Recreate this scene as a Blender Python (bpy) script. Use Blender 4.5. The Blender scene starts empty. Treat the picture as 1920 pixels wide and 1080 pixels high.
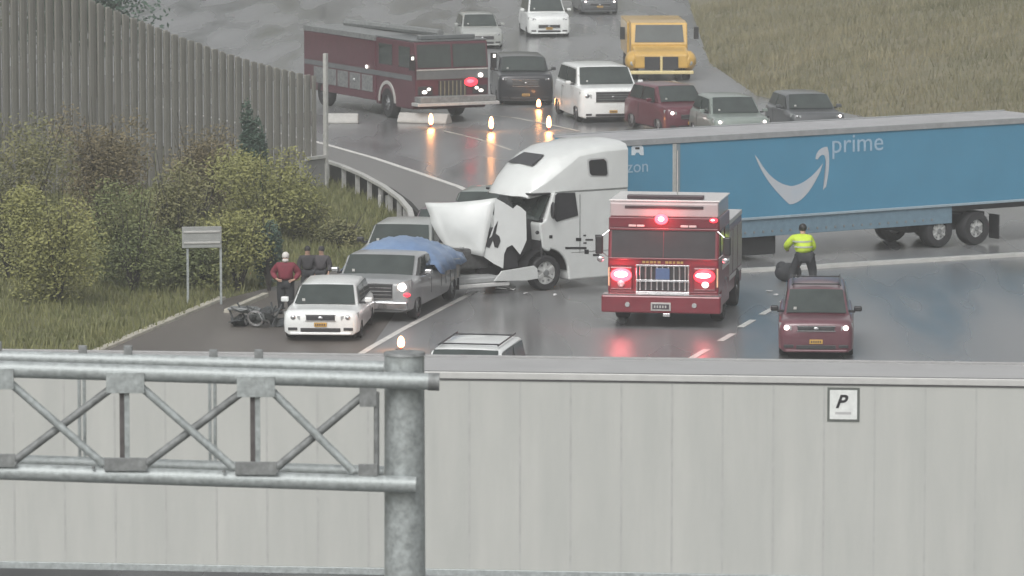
import bpy, bmesh, math, random
from mathutils import Vector, Matrix
import numpy as np
random.seed(7)
R = math.radians
SC = bpy.context.scene
COL = SC.collection
# ------------------------------------------------------------------ camera
CAM_H, FPX = 14.2, 9000.0
TH = math.atan(1052/FPX)
cd = bpy.data.cameras.new('camera'); cam = bpy.data.objects.new('camera', cd); COL.objects.link(cam)
cam.location = (0, 0, CAM_H); cam.rotation_euler = (math.pi/2-TH, 0, 0)
cd.sensor_width = 36; cd.lens = 36*FPX/1920; cd.dof.use_dof = True; cd.dof.focus_distance = 118; cd.dof.aperture_fstop = 5.6; cd.clip_start = 1; cd.clip_end = 5000
SC.camera = cam
# ------------------------------------------------------------------ light: wet overcast day
W = bpy.data.worlds.new('World'); SC.world = W; W.use_nodes = True
wn = W.node_tree.nodes; wl = W.node_tree.links
bg = wn['Background']; sky = wn.new('ShaderNodeTexSky'); sky.sky_type = 'NISHITA'; sky.sun_disc = False
sky.sun_elevation = R(48); sky.sun_rotation = R(200); sky.air_density = 1.6; sky.dust_density = 6; sky.ozone_density = 1
hs = wn.new('ShaderNodeHueSaturation'); hs.inputs['Saturation'].default_value = 0.10
wl.new(sky.outputs[0], hs.inputs['Color']); wl.new(hs.outputs[0], bg.inputs[0]); bg.inputs[1].default_value = 0.15
sd = bpy.data.lights.new('sun', 'SUN'); sun = bpy.data.objects.new('sun', sd); COL.objects.link(sun)
sd.energy = 0.8; sd.angle = R(25); sd.color = (1, .98, .95)
sun.rotation_euler = (R(90-48), 0, R(-20)); sun.location = (0, 60, 60)
SC.view_settings.view_transform = 'Standard'; SC.view_settings.look = 'None'
SC.view_settings.exposure = 0.0; SC.view_settings.gamma = 1
SC.cycles.max_bounces = 6; SC.cycles.volume_bounces = 1; SC.cycles.use_denoising = True
SC.cycles.sample_clamp_indirect = 6

# ------------------------------------------------------------------ where things stand (ground point seen at a photo position)
FV = Vector((0, math.cos(TH), -math.sin(TH))); UV = Vector((0, math.sin(TH), math.cos(TH))); CV = Vector((0, 0, CAM_H))
def ray(x, y): return FV*FPX + Vector((x-960, 0, 0)) + UV*(540-y)
def P(x, y, z=0.0):
    d = ray(x, y); return CV + d*((z-CAM_H)/d.z)
def Q(x, y, Y):
    d = ray(x, y); return CV + d*(Y/d.y)

# ------------------------------------------------------------------ materials
MATS = {}
def mat(name, col, rough=.5, metal=0, var=.12, scale=6, bump=0, bscale=40, coat=0, spec=.5, rvar=0, col2=None, emit=None, es=0, stretch=None):
    if name in MATS: return MATS[name]
    m = bpy.data.materials.new(name); m.use_nodes = True; MATS[name] = m
    n = m.node_tree.nodes; l = m.node_tree.links; b = n['Principled BSDF']
    b.inputs['Roughness'].default_value = rough; b.inputs['Metallic'].default_value = metal
    b.inputs['Specular IOR Level'].default_value = spec; b.inputs['Coat Weight'].default_value = coat
    b.inputs['Coat Roughness'].default_value = .08
    if emit:
        b.inputs['Emission Color'].default_value = (*emit, 1); b.inputs['Emission Strength'].default_value = es
    tc = n.new('ShaderNodeTexCoord'); src = tc.outputs['Object']
    if stretch:
        mp = n.new('ShaderNodeMapping'); mp.inputs['Scale'].default_value = stretch; l.new(src, mp.inputs[0]); src = mp.outputs[0]
    nz = n.new('ShaderNodeTexNoise'); nz.inputs['Scale'].default_value = scale; nz.inputs['Detail'].default_value = 6; nz.inputs['Roughness'].default_value = .65
    l.new(src, nz.inputs['Vector'])
    rp = n.new('ShaderNodeValToRGB'); rp.color_ramp.elements[0].position = .3; rp.color_ramp.elements[1].position = .72
    c2 = col2 or tuple(min(1, c*(1+var)) for c in col); c1 = tuple(c*(1-var) for c in col) if not col2 else col
    rp.color_ramp.elements[0].color = (*c1, 1); rp.color_ramp.elements[1].color = (*c2, 1)
    l.new(nz.outputs['Fac'], rp.inputs[0]); l.new(rp.outputs[0], b.inputs['Base Color'])
    if rvar:
        mr = n.new('ShaderNodeMapRange'); mr.inputs[1].default_value = .35; mr.inputs[2].default_value = .65
        mr.inputs[3].default_value = max(.02, rough-rvar); mr.inputs[4].default_value = min(1, rough+rvar)
        l.new(nz.outputs['Fac'], mr.inputs[0]); l.new(mr.outputs[0], b.inputs['Roughness'])
    if bump:
        n2 = n.new('ShaderNodeTexNoise'); n2.inputs['Scale'].default_value = bscale; n2.inputs['Detail'].default_value = 4
        l.new(src, n2.inputs['Vector'])
        bp = n.new('ShaderNodeBump'); bp.inputs['Strength'].default_value = bump; bp.inputs['Distance'].default_value = .02
        l.new(n2.outputs['Fac'], bp.inputs['Height']); l.new(bp.outputs[0], b.inputs['Normal'])
    return m
def paint(name, col, var=.08, rough=.32): return mat(name, col, rough, 0, var, 2.5, .04, 60, .5)
GLASS = mat('window_glass', (.035, .045, .042), .07, 0, .35, 1.5, spec=.75)
DGLASS = mat('tinted_glass', (.03, .03, .034), .12, 0, .2, 2, spec=.4)
RUB = mat('tyre_rubber', (.022, .022, .024), .75, 0, .3, 8, .3)
RIM = mat('alloy_rim', (.38, .39, .40), .35, .7, .2, 9)
CHR = mat('chrome', (.55, .56, .57), .22, .9, .15, 8)
BLK = mat('black_plastic', (.022, .022, .024), .45, 0, .3, 8)
DRK = mat('dark_grille', (.035, .035, .038), .5, 0, .3, 12)
STEEL = mat('galvanised_steel', (.36, .39, .39), .5, .35, .28, 14, .15, 60, rvar=.12)
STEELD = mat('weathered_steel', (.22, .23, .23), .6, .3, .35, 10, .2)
LENS = mat('lamp_lens', (.42, .44, .44), .12, .2, .25, 20)
AMB = mat('amber_lens', (.6, .28, .08), .3)
PLATE = mat('plate_gold', (.50, .30, .07), .5, var=.2, scale=20)
PDARK = mat('plate_print', (.05, .04, .05), .6)
def glow(name, col, s): return mat(name, tuple(min(.9, c) for c in col), .4, emit=col, es=s)
GRED = glow('red_beacon', (1, .07, .10), 4.5); GREDS = glow('red_lamp', (1, .03, .05), 3.0)
GWH = glow('headlamp_lit', (1, .86, .80), 4.5); GHOT = glow('beacon_core', (1, .62, .58), 14)
GAMB = glow('flare_flame', (1, .42, .16), 12); GWHS = glow('marker_lamp', (1, .93, .85), 1.6)

# ------------------------------------------------------------------ mesh helpers
class MB:
    def __init__(s): s.v = []; s.f = []
    def add(s, vs, fs):
        o = len(s.v); s.v += [tuple(v) for v in vs]; s.f += [tuple(i+o for i in f) for f in fs]; return s
    def box(s, x0, x1, y0, y1, z0, z1, M=None):
        vs = [Vector((x, y, z)) for z in (z0, z1) for x, y in ((x0, y0), (x1, y0), (x1, y1), (x0, y1))]
        if M: vs = [M @ v for v in vs]
        return s.add(vs, [(3, 2, 1, 0), (4, 5, 6, 7), (0, 1, 5, 4), (1, 2, 6, 5), (2, 3, 7, 6), (3, 0, 4, 7)])
    def tube(s, p0, p1, r0, r1=None, n=12, caps=True):
        r1 = r0 if r1 is None else r1; p0 = Vector(p0); p1 = Vector(p1); d = (p1-p0).normalized()
        a = d.orthogonal().normalized(); b = d.cross(a)
        vs = []
        for p, r in ((p0, r0), (p1, r1)):
            vs += [p+a*(r*math.cos(2*math.pi*i/n))+b*(r*math.sin(2*math.pi*i/n)) for i in range(n)]
        fs = [(i, (i+1) % n, n+(i+1) % n, n+i) for i in range(n)]
        if caps: fs += [tuple(range(n-1, -1, -1)), tuple(range(n, 2*n))]
        return s.add(vs, fs)
    def prism(s, poly, off, at=None):          # polygon of 3-D points pushed along off
        off = Vector(off); n = len(poly); vs = [Vector(p) for p in poly]; vs += [v+off for v in vs]
        return s.add(vs, [tuple(range(n-1, -1, -1)), tuple(range(n, 2*n))]+[(i, (i+1) % n, n+(i+1) % n, n+i) for i in range(n)])
    def loft(s, rings, closed=True, caps=True):
        n = len(rings[0]); vs = [p for r in rings for p in r]; fs = []
        for k in range(len(rings)-1):
            for i in range(n if closed else n-1):
                j = (i+1) % n; fs.append((k*n+i, k*n+j, (k+1)*n+j, (k+1)*n+i))
        if caps and closed: fs += [tuple(range(n-1, -1, -1)), tuple(range((len(rings)-1)*n, len(rings)*n))]
        return s.add(vs, fs)
    def ball(s, c, rx, ry, rz, n=10, m=7):
        c = Vector(c); vs = [c+Vector((0, 0, rz))]
        for j in range(1, m):
            t = math.pi*j/m
            vs += [c+Vector((rx*math.sin(t)*math.cos(2*math.pi*i/n), ry*math.sin(t)*math.sin(2*math.pi*i/n), rz*math.cos(t))) for i in range(n)]
        vs.append(c-Vector((0, 0, rz))); fs = [(0, 1+i, 1+(i+1) % n) for i in range(n)]
        for j in range(m-2):
            a = 1+j*n; fs += [(a+i, a+n+i, a+n+(i+1) % n, a+(i+1) % n) for i in range(n)]
        a = 1+(m-2)*n; e = len(vs)-1; fs += [(a+i, e, a+(i+1) % n) for i in range(n)]
        return s.add(vs, fs)
    def build(s, name, m, parent=None, smooth=False, bevel=0, solid=0):
        me = bpy.data.meshes.new(name); me.from_pydata(s.v, [], s.f); me.validate()
        bm = bmesh.new(); bm.from_mesh(me); bmesh.ops.recalc_face_normals(bm, faces=bm.faces); bm.to_mesh(me); bm.free()
        if smooth:
            me.shade_smooth(); me.set_sharp_from_angle(angle=R(42))
        me.materials.append(m)
        o = bpy.data.objects.new(name, me); COL.objects.link(o)
        if parent: o.parent = parent
        if solid:
            q = o.modifiers.new('solid', 'SOLIDIFY'); q.thickness = solid
        if bevel:
            q = o.modifiers.new('bevel', 'BEVEL'); q.width = bevel; q.segments = 2; q.limit_method = 'ANGLE'; q.angle_limit = R(35)
        return o
def box(name, m, parent, x0, x1, y0, y1, z0, z1, bevel=.01): return MB().box(x0, x1, y0, y1, z0, z1).build(name, m, parent, bevel=bevel)
def tag(o, label, cat, group=None, kind=None):
    if label: o['label'] = label
    if cat: o['category'] = cat
    if group: o['group'] = group
    if kind: o['kind'] = kind
    return o
def thing(name, label, cat, loc=(0, 0, 0), rz=0, group=None):
    o = bpy.data.objects.new(name, None); COL.objects.link(o); o.location = loc; o.rotation_euler = (0, 0, rz)
    o.empty_display_size = .3
    return tag(o, label, cat, group)
def struct(name, mb, m, smooth=False):
    o = mb.build(name, m, None, smooth); o['kind'] = 'structure'; return o
def instance(src, parent, loc=None, rot=None, sc=None):
    c = src.copy(); COL.objects.link(c); c.parent = parent
    if loc is not None: c.location = loc
    if rot is not None: c.rotation_euler = rot
    if sc is not None: c.scale = sc
    return c
def lerp(tab, x):
    if x <= tab[0][0]: return tab[0][1]
    for (a, va), (b, vb) in zip(tab, tab[1:]):
        if x <= b: return va+(vb-va)*(x-a)/(b-a)
    return tab[-1][1]
def sheet(pts, z, nx=1):   # flat polygon at z
    return MB().add([(p[0], p[1], z) for p in pts], [tuple(range(len(pts)))])

# ================================================================== THE SETTING
# ground, road
gm = mat('roadside_soil', (.055, .06, .032), .9, 0, .3, .4, .3, 5, col2=(.10, .09, .055))
struct('ground', sheet([(-900, -60), (900, -60), (900, 1800), (-900, 1800)], -.06), gm)
def road_mat(name, c1, c2, r0, r1):
    m = bpy.data.materials.new(name); m.use_nodes = True; MATS[name] = m
    n = m.node_tree.nodes; l = m.node_tree.links; b = n['Principled BSDF']
    tc = n.new('ShaderNodeTexCoord'); mp = n.new('ShaderNodeMapping'); mp.inputs['Rotation'].default_value = (0, 0, R(-12)); mp.inputs['Scale'].default_value = (1.5, .22, 1); l.new(tc.outputs['Object'], mp.inputs[0])
    a = n.new('ShaderNodeTexNoise'); a.inputs['Scale'].default_value = .32; a.inputs['Detail'].default_value = 2; a.inputs['Roughness'].default_value = .5; l.new(mp.outputs[0], a.inputs['Vector'])
    g = n.new('ShaderNodeTexNoise'); g.inputs['Scale'].default_value = 45; g.inputs['Detail'].default_value = 3; l.new(tc.outputs['Object'], g.inputs['Vector'])
    rp = n.new('ShaderNodeValToRGB'); rp.color_ramp.elements[0].position = .35; rp.color_ramp.elements[1].position = .68
    rp.color_ramp.elements[0].color = (*c1, 1); rp.color_ramp.elements[1].color = (*c2, 1); l.new(a.outputs['Fac'], rp.inputs[0])
    mx = n.new('ShaderNodeMix'); mx.data_type = 'RGBA'; mx.blend_type = 'MULTIPLY'; mx.inputs[0].default_value = .5
    l.new(rp.outputs[0], mx.inputs[6]); l.new(g.outputs['Color'], mx.inputs[7]); l.new(mx.outputs[2], b.inputs['Base Color'])
    mr = n.new('ShaderNodeMapRange'); mr.interpolation_type = 'SMOOTHSTEP'; mr.inputs[1].default_value = .25; mr.inputs[2].default_value = .75; mr.inputs[3].default_value = r0; mr.inputs[4].default_value = r1
    l.new(a.outputs['Fac'], mr.inputs[0]); l.new(mr.outputs[0], b.inputs['Roughness'])
    b.inputs['Specular IOR Level'].default_value = .5
    bp = n.new('ShaderNodeBump'); bp.inputs['Strength'].default_value = .12; bp.inputs['Distance'].default_value = .004
    l.new(g.outputs['Fac'], bp.inputs['Height']); l.new(bp.outputs[0], b.inputs['Normal'])
    return m
ROAD = road_mat('wet_asphalt', (.155, .158, .162), (.25, .255, .26), .15, .40)
SHO = road_mat('shoulder_asphalt', (.12, .105, .095), (.17, .155, .14), .4, .6)
edge_px = [(-260, 850), (330, 600), (418, 561), (500, 541), (600, 516), (680, 492), (740, 462), (775, 430), (768, 408), (745, 390), (700, 366), (650, 346), (600, 332), (540, 318), (380, 285), (-100, 215), (-500, 170)]
left = [P(*p) for p in edge_px]
# the road sheet: from below the camera, along that edge, back behind the far trucks
rd = [Vector((-14, 40, 0))] + left + [P(-700, -60), P(900, -160), P(1270, -60), P(1330, 118), P(1420, 180), P(1600, 215), P(2050, 300), P(2300, 420), Vector((24, 90, 0)), Vector((24, 40, 0))]
struct('road', sheet(rd, 0), ROAD)
sh = [P(*p) for p in edge_px[:6]] + [P(760, 560), P(690, 660), P(560, 760), P(380, 1000), P(-260, 1000)]
struct('road_shoulder', sheet(sh, .004), SHO)
WHITE = mat('road_paint_white', (.62, .61, .58), .35, 0, .25, 3)
WORN = mat('road_paint_worn', (.45, .43, .38), .4, 0, .4, 2)
def stripe(name, pts, w, z, m=WHITE):
    vs = []; 
    for i, p in enumerate(pts):
        a = pts[max(0, i-1)]; b = pts[min(len(pts)-1, i+1)]; d = (b-a); nrm = Vector((-d.y, d.x, 0)).normalized()
        vs += [p+nrm*(w/2), p-nrm*(w/2)]
    vs = [(v.x, v.y, z) for v in vs]
    return struct(name, MB().add(vs, [(2*i, 2*i+1, 2*i+3, 2*i+2) for i in range(len(pts)-1)]), m)
stripe('lane_line', [P(560, 740), P(620, 700), P(695, 652), P(760, 615), P(830, 578), P(892, 546)], .17, .008)
for a, b in (((1350, 640), (1374, 626)), ((1388, 614), (1412, 600)), ((1428, 590), (1450, 578)), ((1466, 567), (1484, 556)), ((1500, 546), (1514, 537)), ((1290, 676), (1326, 655))):
    stripe('lane_dash', [P(*a), P(*b)], .17, .008)
stripe('edge_line', [P(300, 200), P(450, 232), P(600, 268), P(700, 296), P(790, 326), P(860, 350), P(905, 372)], .22, .008)
stripe('far_lane_line', [P(800, 214), P(905, 214), P(970, 222), P(1040, 236), P(1085, 246)], .16, .008, WORN)
stripe('mid_lane_line', [P(830, 245), P(900, 262), P(960, 282)], .12, .008, WORN)
stripe('far_edge_line', [P(1260, 150), P(1330, 190), P(1430, 222), P(1700, 262)], .15, .008, WORN)
CURB = mat('kerb_concrete', (.40, .38, .32), .6, 0, .3, 3, .2)
def strip_box(name, pts, w, z0, z1, m, parent=None):
    rings = []
    for i, p in enumerate(pts):
        a = pts[max(0, i-1)]; b = pts[min(len(pts)-1, i+1)]; d = (b-a); q = Vector((-d.y, d.x, 0)).normalized()*(w/2)
        rings.append([Vector((p.x+q.x, p.y+q.y, z0)), Vector((p.x-q.x, p.y-q.y, z0)), Vector((p.x-q.x*.8, p.y-q.y*.8, z1)), Vector((p.x+q.x*.8, p.y+q.y*.8, z1))])
    return MB().loft(rings).build(name, m, parent, bevel=.015)
k1 = strip_box('kerb', [P(-240, 842), P(330, 597), P(416, 561)], .26, -.05, .07, CURB); k1['kind'] = 'structure'
k2 = strip_box('kerb', [P(426, 587), P(498, 556)], .2, -.05, .1, CURB); k2['kind'] = 'structure'

rp0 = [P(x, y) for x, y in ((520, 312), (600, 332), (640, 348), (680, 364), (720, 388), (752, 408), (772, 428))]
el0 = [P(x, y) for x, y in ((905, 374), (860, 352), (790, 328), (700, 298), (600, 270), (520, 248))]
struct('far_shoulder', sheet(rp0+el0, .004), road_mat('pale_shoulder', (.19, .185, .18), (.25, .245, .235), .45, .65))
# grass banks: rolling sheets
def hill(name, x0, x1, y0, y1, nx, ny, fz, m):
    vs = []; fs = []
    for j in range(ny+1):
        for i in range(nx+1):
            x = x0+(x1-x0)*i/nx; y = y0+(y1-y0)*j/ny; vs.append((x, y, fz(x, y)))
    for j in range(ny):
        for i in range(nx):
            a = j*(nx+1)+i; fs.append((a, a+1, a+nx+2, a+nx+1))
    return struct(name, MB().add(vs, fs), m, True)
GRASSM = mat('grass_bank', (.085, .09, .04), .9, 0, .3, 1.2, .6, 14, col2=(.165, .165, .075))
def inside(x, y, poly):
    c = False; n = len(poly)
    for i in range(n):
        a = poly[i]; b = poly[(i+1) % n]
        if (a.y > y) != (b.y > y) and x < (b.x-a.x)*(y-a.y)/(b.y-a.y)+a.x: c = not c
    return c
lp = [p.copy() for p in left]
def dist_edge(x, y):
    best = 9e9
    for a, b in zip(lp, lp[1:]):
        dx, dy = b.x-a.x, b.y-a.y; t = max(0, min(1, ((x-a.x)*dx+(y-a.y)*dy)/(dx*dx+dy*dy+1e-9)))
        best = min(best, math.hypot(x-a.x-dx*t, y-a.y-dy*t))
    return best
def zl(x, y):
    if inside(x, y, rd): return -.05
    d = dist_edge(x, y); return min(.9, .005+.1*max(0, d-.3))+.05*math.sin(x*2.1)*math.sin(y*.9)*min(1, d)
hill('grass_slope', -34, -1.5, 92, 158, 90, 150, zl, GRASSM)
def dist_seg(x, y, a, b):
    dx, dy = b.x-a.x, b.y-a.y; t = max(0, min(1, ((x-a.x)*dx+(y-a.y)*dy)/(dx*dx+dy*dy+1e-9)))
    return math.hypot(x-a.x-dx*t, y-a.y-dy*t)
rgt = [P(900, -160), P(1270, -60), P(1330, 118), P(1420, 180), P(1600, 215), P(2050, 300), P(2300, 420)]
def zr(x, y):
    # bank beyond the far right of the road
    if inside(x, y, rd): return -.05
    d = min(dist_seg(x, y, a, b) for a, b in zip(rgt, rgt[1:]))
    return min(9, .01+.20*max(0, d-.5)) + .08*min(1, d)*math.sin(x*.9+y*.5)
BANK = mat('dry_grass_bank', (.10, .10, .055), .9, 0, .3, .8, .6, 9, col2=(.20, .175, .115))
hill('far_bank', 4, 60, 128, 330, 110, 150, zr, BANK)

# grass blades (nobody could count them)
def blades(name, n, fpick, m, hmin, hmax, fz):
    vs = np.zeros((n*3, 3)); k = 0
    while k < n:
        x, y = fpick(); z = fz(x, y)
        if z < -.03: continue
        a = random.random()*6.28; h = random.uniform(hmin, hmax); w = random.uniform(.012, .03)
        vs[3*k] = (x-math.cos(a)*w, y-math.sin(a)*w, z-.02); vs[3*k+1] = (x+math.cos(a)*w, y+math.sin(a)*w, z-.02)
        vs[3*k+2] = (x+random.uniform(-.5, .5)*h, y+random.uniform(-.5, .5)*h, z+h); k += 1
    me = bpy.data.meshes.new(name); me.vertices.add(n*3); me.vertices.foreach_set('co', vs.ravel())
    me.loops.add(n*3); me.loops.foreach_set('vertex_index', np.arange(n*3)); me.polygons.add(n)
    me.polygons.foreach_set('loop_start', np.arange(0, n*3, 3)); me.update(); me.validate(); me.materials.append(m)
    o = bpy.data.objects.new(name, me); COL.objects.link(o); o['kind'] = 'stuff'; return o
BLM = mat('grass_blades', (.09, .105, .035), .7, 0, .3, 1.6, col2=(.22, .215, .09))
g = blades('grass', 90000, lambda: (random.uniform(-24, -2), random.uniform(98, 152)), BLM, .08, .3, zl)
tag(g, 'rough olive grass covering the roadside slope', 'grass')
BLM2 = mat('dry_grass_blades', (.11, .11, .05), .7, 0, .3, .22, col2=(.27, .235, .14))
g = blades('dry_grass', 60000, lambda: (random.uniform(7.2, 34), random.uniform(150, 245)), BLM2, .15, .5, zr)
tag(g, 'dry brown grass covering the bank beyond the far cars', 'grass')

# ------------------------------------------------------------------ shrubs and trees
def leaf_mesh(n, rx, ry, rz, leaf, seed, base=0.0, lobes=7):
    rnd = random.Random(seed); vs = []; fs = []
    cl = [(rnd.uniform(-.6, .6)*rx, rnd.uniform(-.6, .6)*ry, base+rz*(.35+rnd.random()*1.25), rnd.uniform(.35, .6)) for _ in range(lobes)]
    for i in range(n):
        c = rnd.choice(cl); d = Vector((rnd.gauss(0, 1), rnd.gauss(0, 1), rnd.gauss(0, 1))).normalized()
        r = c[3]*(rnd.random()**.4)*(1+.25*rnd.random())
        p = Vector((c[0]+d.x*rx*r, c[1]+d.y*ry*r, max(.05, c[2]+d.z*rz*r)))
        a = Vector((rnd.gauss(0, 1), rnd.gauss(0, 1), rnd.gauss(0, .7))).normalized(); b = a.orthogonal().normalized()
        s = leaf*rnd.uniform(.6, 1.4); o = len(vs)
        vs += [p-a*s, p+b*s*.5, p+a*s, p-b*s*.5]; fs.append((o, o+1, o+2, o+3))
    return MB().add(vs, fs)
def leafmat(name, c1, c2): 
    m = mat(name, c1, .6, 0, .2, 1.1, col2=c2); return m
LG = {'yellow': leafmat('yellow_green_leaves', (.14, .15, .045), (.27, .265, .09)), 'olive': leafmat('olive_leaves', (.11, .12, .05), (.22, .205, .09)),
      'dark': leafmat('dark_green_leaves', (.03, .06, .045), (.07, .115, .08)), 'brown': leafmat('browning_leaves', (.11, .09, .05), (.18, .15, .075)),
      'mid': leafmat('mid_green_leaves', (.09, .12, .045), (.19, .20, .075))}
BARK = mat('bark', (.05, .045, .04), .9, 0, .3, 8, .4)
def shrub(px, py, w, h, kind, label, n=2600, seed=0, leaf=.06):
    p = P(px, py); p.z = max(0, zl(p.x, p.y)); t = thing('shrub', label, 'shrub', p, 0, 'shrubs on the slope below the noise wall')
    s = FPX/(p.y/math.cos(TH)); rx = w/s/2; rz = h/s/2
    st = MB(); rnd = random.Random(seed)
    for k in range(16):
        a = rnd.uniform(0, 6.28); q_ = rnd.uniform(.3, 1.1); st.tube((0, 0, -.1), (math.cos(a)*rx*q_, math.sin(a)*rx*.6, rz*rnd.uniform(1.2, 2.15)), .022, .006, 5)
    st.build('stem', BARK, t)
    leaf_mesh(int(n*1.9), rx*1.12, rx*.85, rz*1.02, leaf*.72, seed, 0, 14).build('foliage', LG[kind], t)
    return t
shrub(500, 470, 200, 170, 'yellow', 'broad yellow green shrub in the middle of the slope, right below the dark vine', 5200, 1)
shrub(375, 450, 130, 190, 'brown', 'reddish brown shrub against the noise wall above the blank sign', 3200, 2)
shrub(560, 462, 110, 80, 'olive', 'low olive shrub beside the concrete base of the noise wall', 2000, 3)
shrub(448, 545, 120, 150, 'yellow', 'yellow green shrub just right of the blank sign posts', 3400, 4)
shrub(372, 548, 110, 100, 'mid', 'mid green shrub growing under the blank sign panel', 3000, 5)
shrub(505, 545, 55, 130, 'dark', 'tall thin dark shrub behind the man in the maroon jacket', 1800, 6)
shrub(330, 540, 120, 230, 'olive', 'tall olive shrub left of the blank sign', 4200, 7)
shrub(250, 560, 150, 210, 'mid', 'leafy green shrub near the kerb, second from the left edge of the picture', 4200, 8)
shrub(110, 590, 190, 240, 'yellow', 'large yellow green shrub near the left edge of the picture', 5200, 9)
shrub(190, 500, 170, 260, 'brown', 'tall browning shrub against the left stretch of the noise wall', 4600, 10)
shrub(20, 560, 200, 300, 'olive', 'tall olive shrub cut by the left edge of the picture', 5000, 11)
shrub(640, 470, 90, 60, 'olive', 'small olive shrub low on the grass behind the parked cars', 1200, 12)
# vine on the wall
p = P(478, 392); t = thing('climbing_vine', 'dark green vine climbing the grey noise wall', 'vine', (p.x, p.y-.1, 0))
MB().tube((0, 0, 0), (.05, .1, 2.4), .04, .02, 6).build('stem', BARK, t)
leaf_mesh(3600, .42, .2, 1.35, .055, 31, .6, 12).build('foliage', LG['dark'], t)

def tree(loc, h, r, kind, label, seed, n=9000, leaf=.10, group='trees beyond the road'):
    t = thing('tree', label, 'tree', loc, 0, group); rnd = random.Random(seed)
    tr = MB().tube((0, 0, -.3), (.1, 0, h*.55), .22, .12, 8); 
    for k in range(7):
        a = rnd.uniform(0, 6.28); z = h*rnd.uniform(.3, .55); tr.tube((.05, 0, z), (math.cos(a)*r*.7, math.sin(a)*r*.7, z+h*rnd.uniform(.15, .35)), .09, .03, 6)
    tr.build('trunk', BARK, t)
    leaf_mesh(n, r, r, h*.36, leaf, seed+100, h*.22, 13).build('crown', LG[kind], t, )
    return t
# trees behind the noise wall (left) and along the top of the far bank (right)
for i, (x, y, h, r, k, lb) in enumerate([
    (-24.5, 165, 9, 3.2, 'olive', 'olive tree behind the noise wall at the left edge of the picture'),
    (-20.3, 172, 10, 3.0, 'mid', 'mid green tree behind the noise wall, left of the fire trucks'),
    (-16.2, 186, 8.0, 3.0, 'dark', 'dark green tree behind the low end of the noise wall'),
    (-28.5, 158, 10, 3.4, 'dark', 'dark green tree behind the noise wall in the top left corner')]):
    tree((x, y, -.05), h, r, k, lb, 40+i)
for i, (x, y, h, r, k, lb) in enumerate([
    (18, 262, 11, 4, 'olive', 'olive tree on the bank above the yellow truck'),
    (25, 250, 10, 4, 'mid', 'mid green tree on the bank, second from the right edge'),
    (31.5, 255, 12, 4.4, 'yellow', 'yellow green tree on the bank at the right edge of the picture'),
    (11.5, 285, 12, 4.2, 'dark', 'dark green tree standing furthest back behind the queue'),
    (4, 300, 13, 4.6, 'mid', 'mid green tree in the distance above the black car'),
    (-4, 296, 12, 4.2, 'olive', 'olive tree in the distance above the far fire truck cab'),
    (-12, 300, 13, 4.5, 'mid', 'mid green tree in the distance, third from the left'),
    (-20, 305, 13, 4.5, 'dark', 'dark green tree in the distance, second from the left'),
    (-29, 300, 13, 4.5, 'olive', 'olive tree in the distance at the top left corner')]):
    tree((x, y, max(-.05, zr(x, y) if x > 7 else -.05)), h, r, k, lb, 60+i, 9000, .13)

# ------------------------------------------------------------------ noise wall
NW = thing('noise_wall', 'weathered grey noise wall of upright boards along the top of the slope', 'wall')
wA = P(-120, 452); wB = P(597, 358)
wd = (wB-wA).normalized(); wnrm = Vector((wd.y, -wd.x, 0)); wlen = (wB-wA).length
WOOD = mat('weathered_boards', (.23, .225, .205), .85, 0, .2, 2, .4, 30, col2=(.34, .33, .295), stretch=(3, 3, .4))
WOOD2 = mat('weathered_boards_dark', (.18, .178, .162), .85, 0, .2, 2, .4, 30, col2=(.29, .28, .25), stretch=(3, 3, .4))
bw = .19; nb = int(wlen/bw)
board = MB().box(-bw*.44, bw*.44, -.035, .035, 0, 1).build('board', WOOD, NW, bevel=.01)
ang = math.atan2(wd.y, wd.x)
rn = random.Random(4); first = True
board2 = None
for i in range(nb):
    s = (i+.5)*bw; u = s/wlen; p = wA+wd*s + wnrm*(0.05 if i % 2 else -.02)
    top = 3.55+5.2*(1-u)**1.25 + rn.uniform(-.015, .015); z0 = 1.0 if s > wlen-1.1 else .1
    o = board if first else board.copy()
    if not first: COL.objects.link(o)
    first = False
    if rn.random() < .35:
        if board2 is None:
            board2 = board.data.copy(); board2.materials[0] = WOOD2
        o.data = board2
    o.location = (p.x, p.y, z0); o.rotation_euler = (0, 0, ang+rn.uniform(-.03, .03)); o.scale = (1, 1, top-z0)
CONC = mat('grey_concrete', (.24, .24, .235), .8, 0, .15, 2, .25)
Mw = Matrix.Translation(wB) @ Matrix.Rotation(ang, 4, 'Z')
MB().box(-1.18, .02, -.28, .12, 0, 1.02, Mw).build('concrete_base', CONC, NW, bevel=.02)
PALE = mat('pale_steel', (.44, .44, .42), .5, .1, .15, 6)
MB().box(-.04, .08, -.34, -.22, 0, 4.25, Mw).build('end_post', PALE, NW, bevel=.01)
MB().box(-1.0, -.042, -.34, -.24, 1.03, 1.13, Mw).build('ledge', PALE, NW, bevel=.01)

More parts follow.
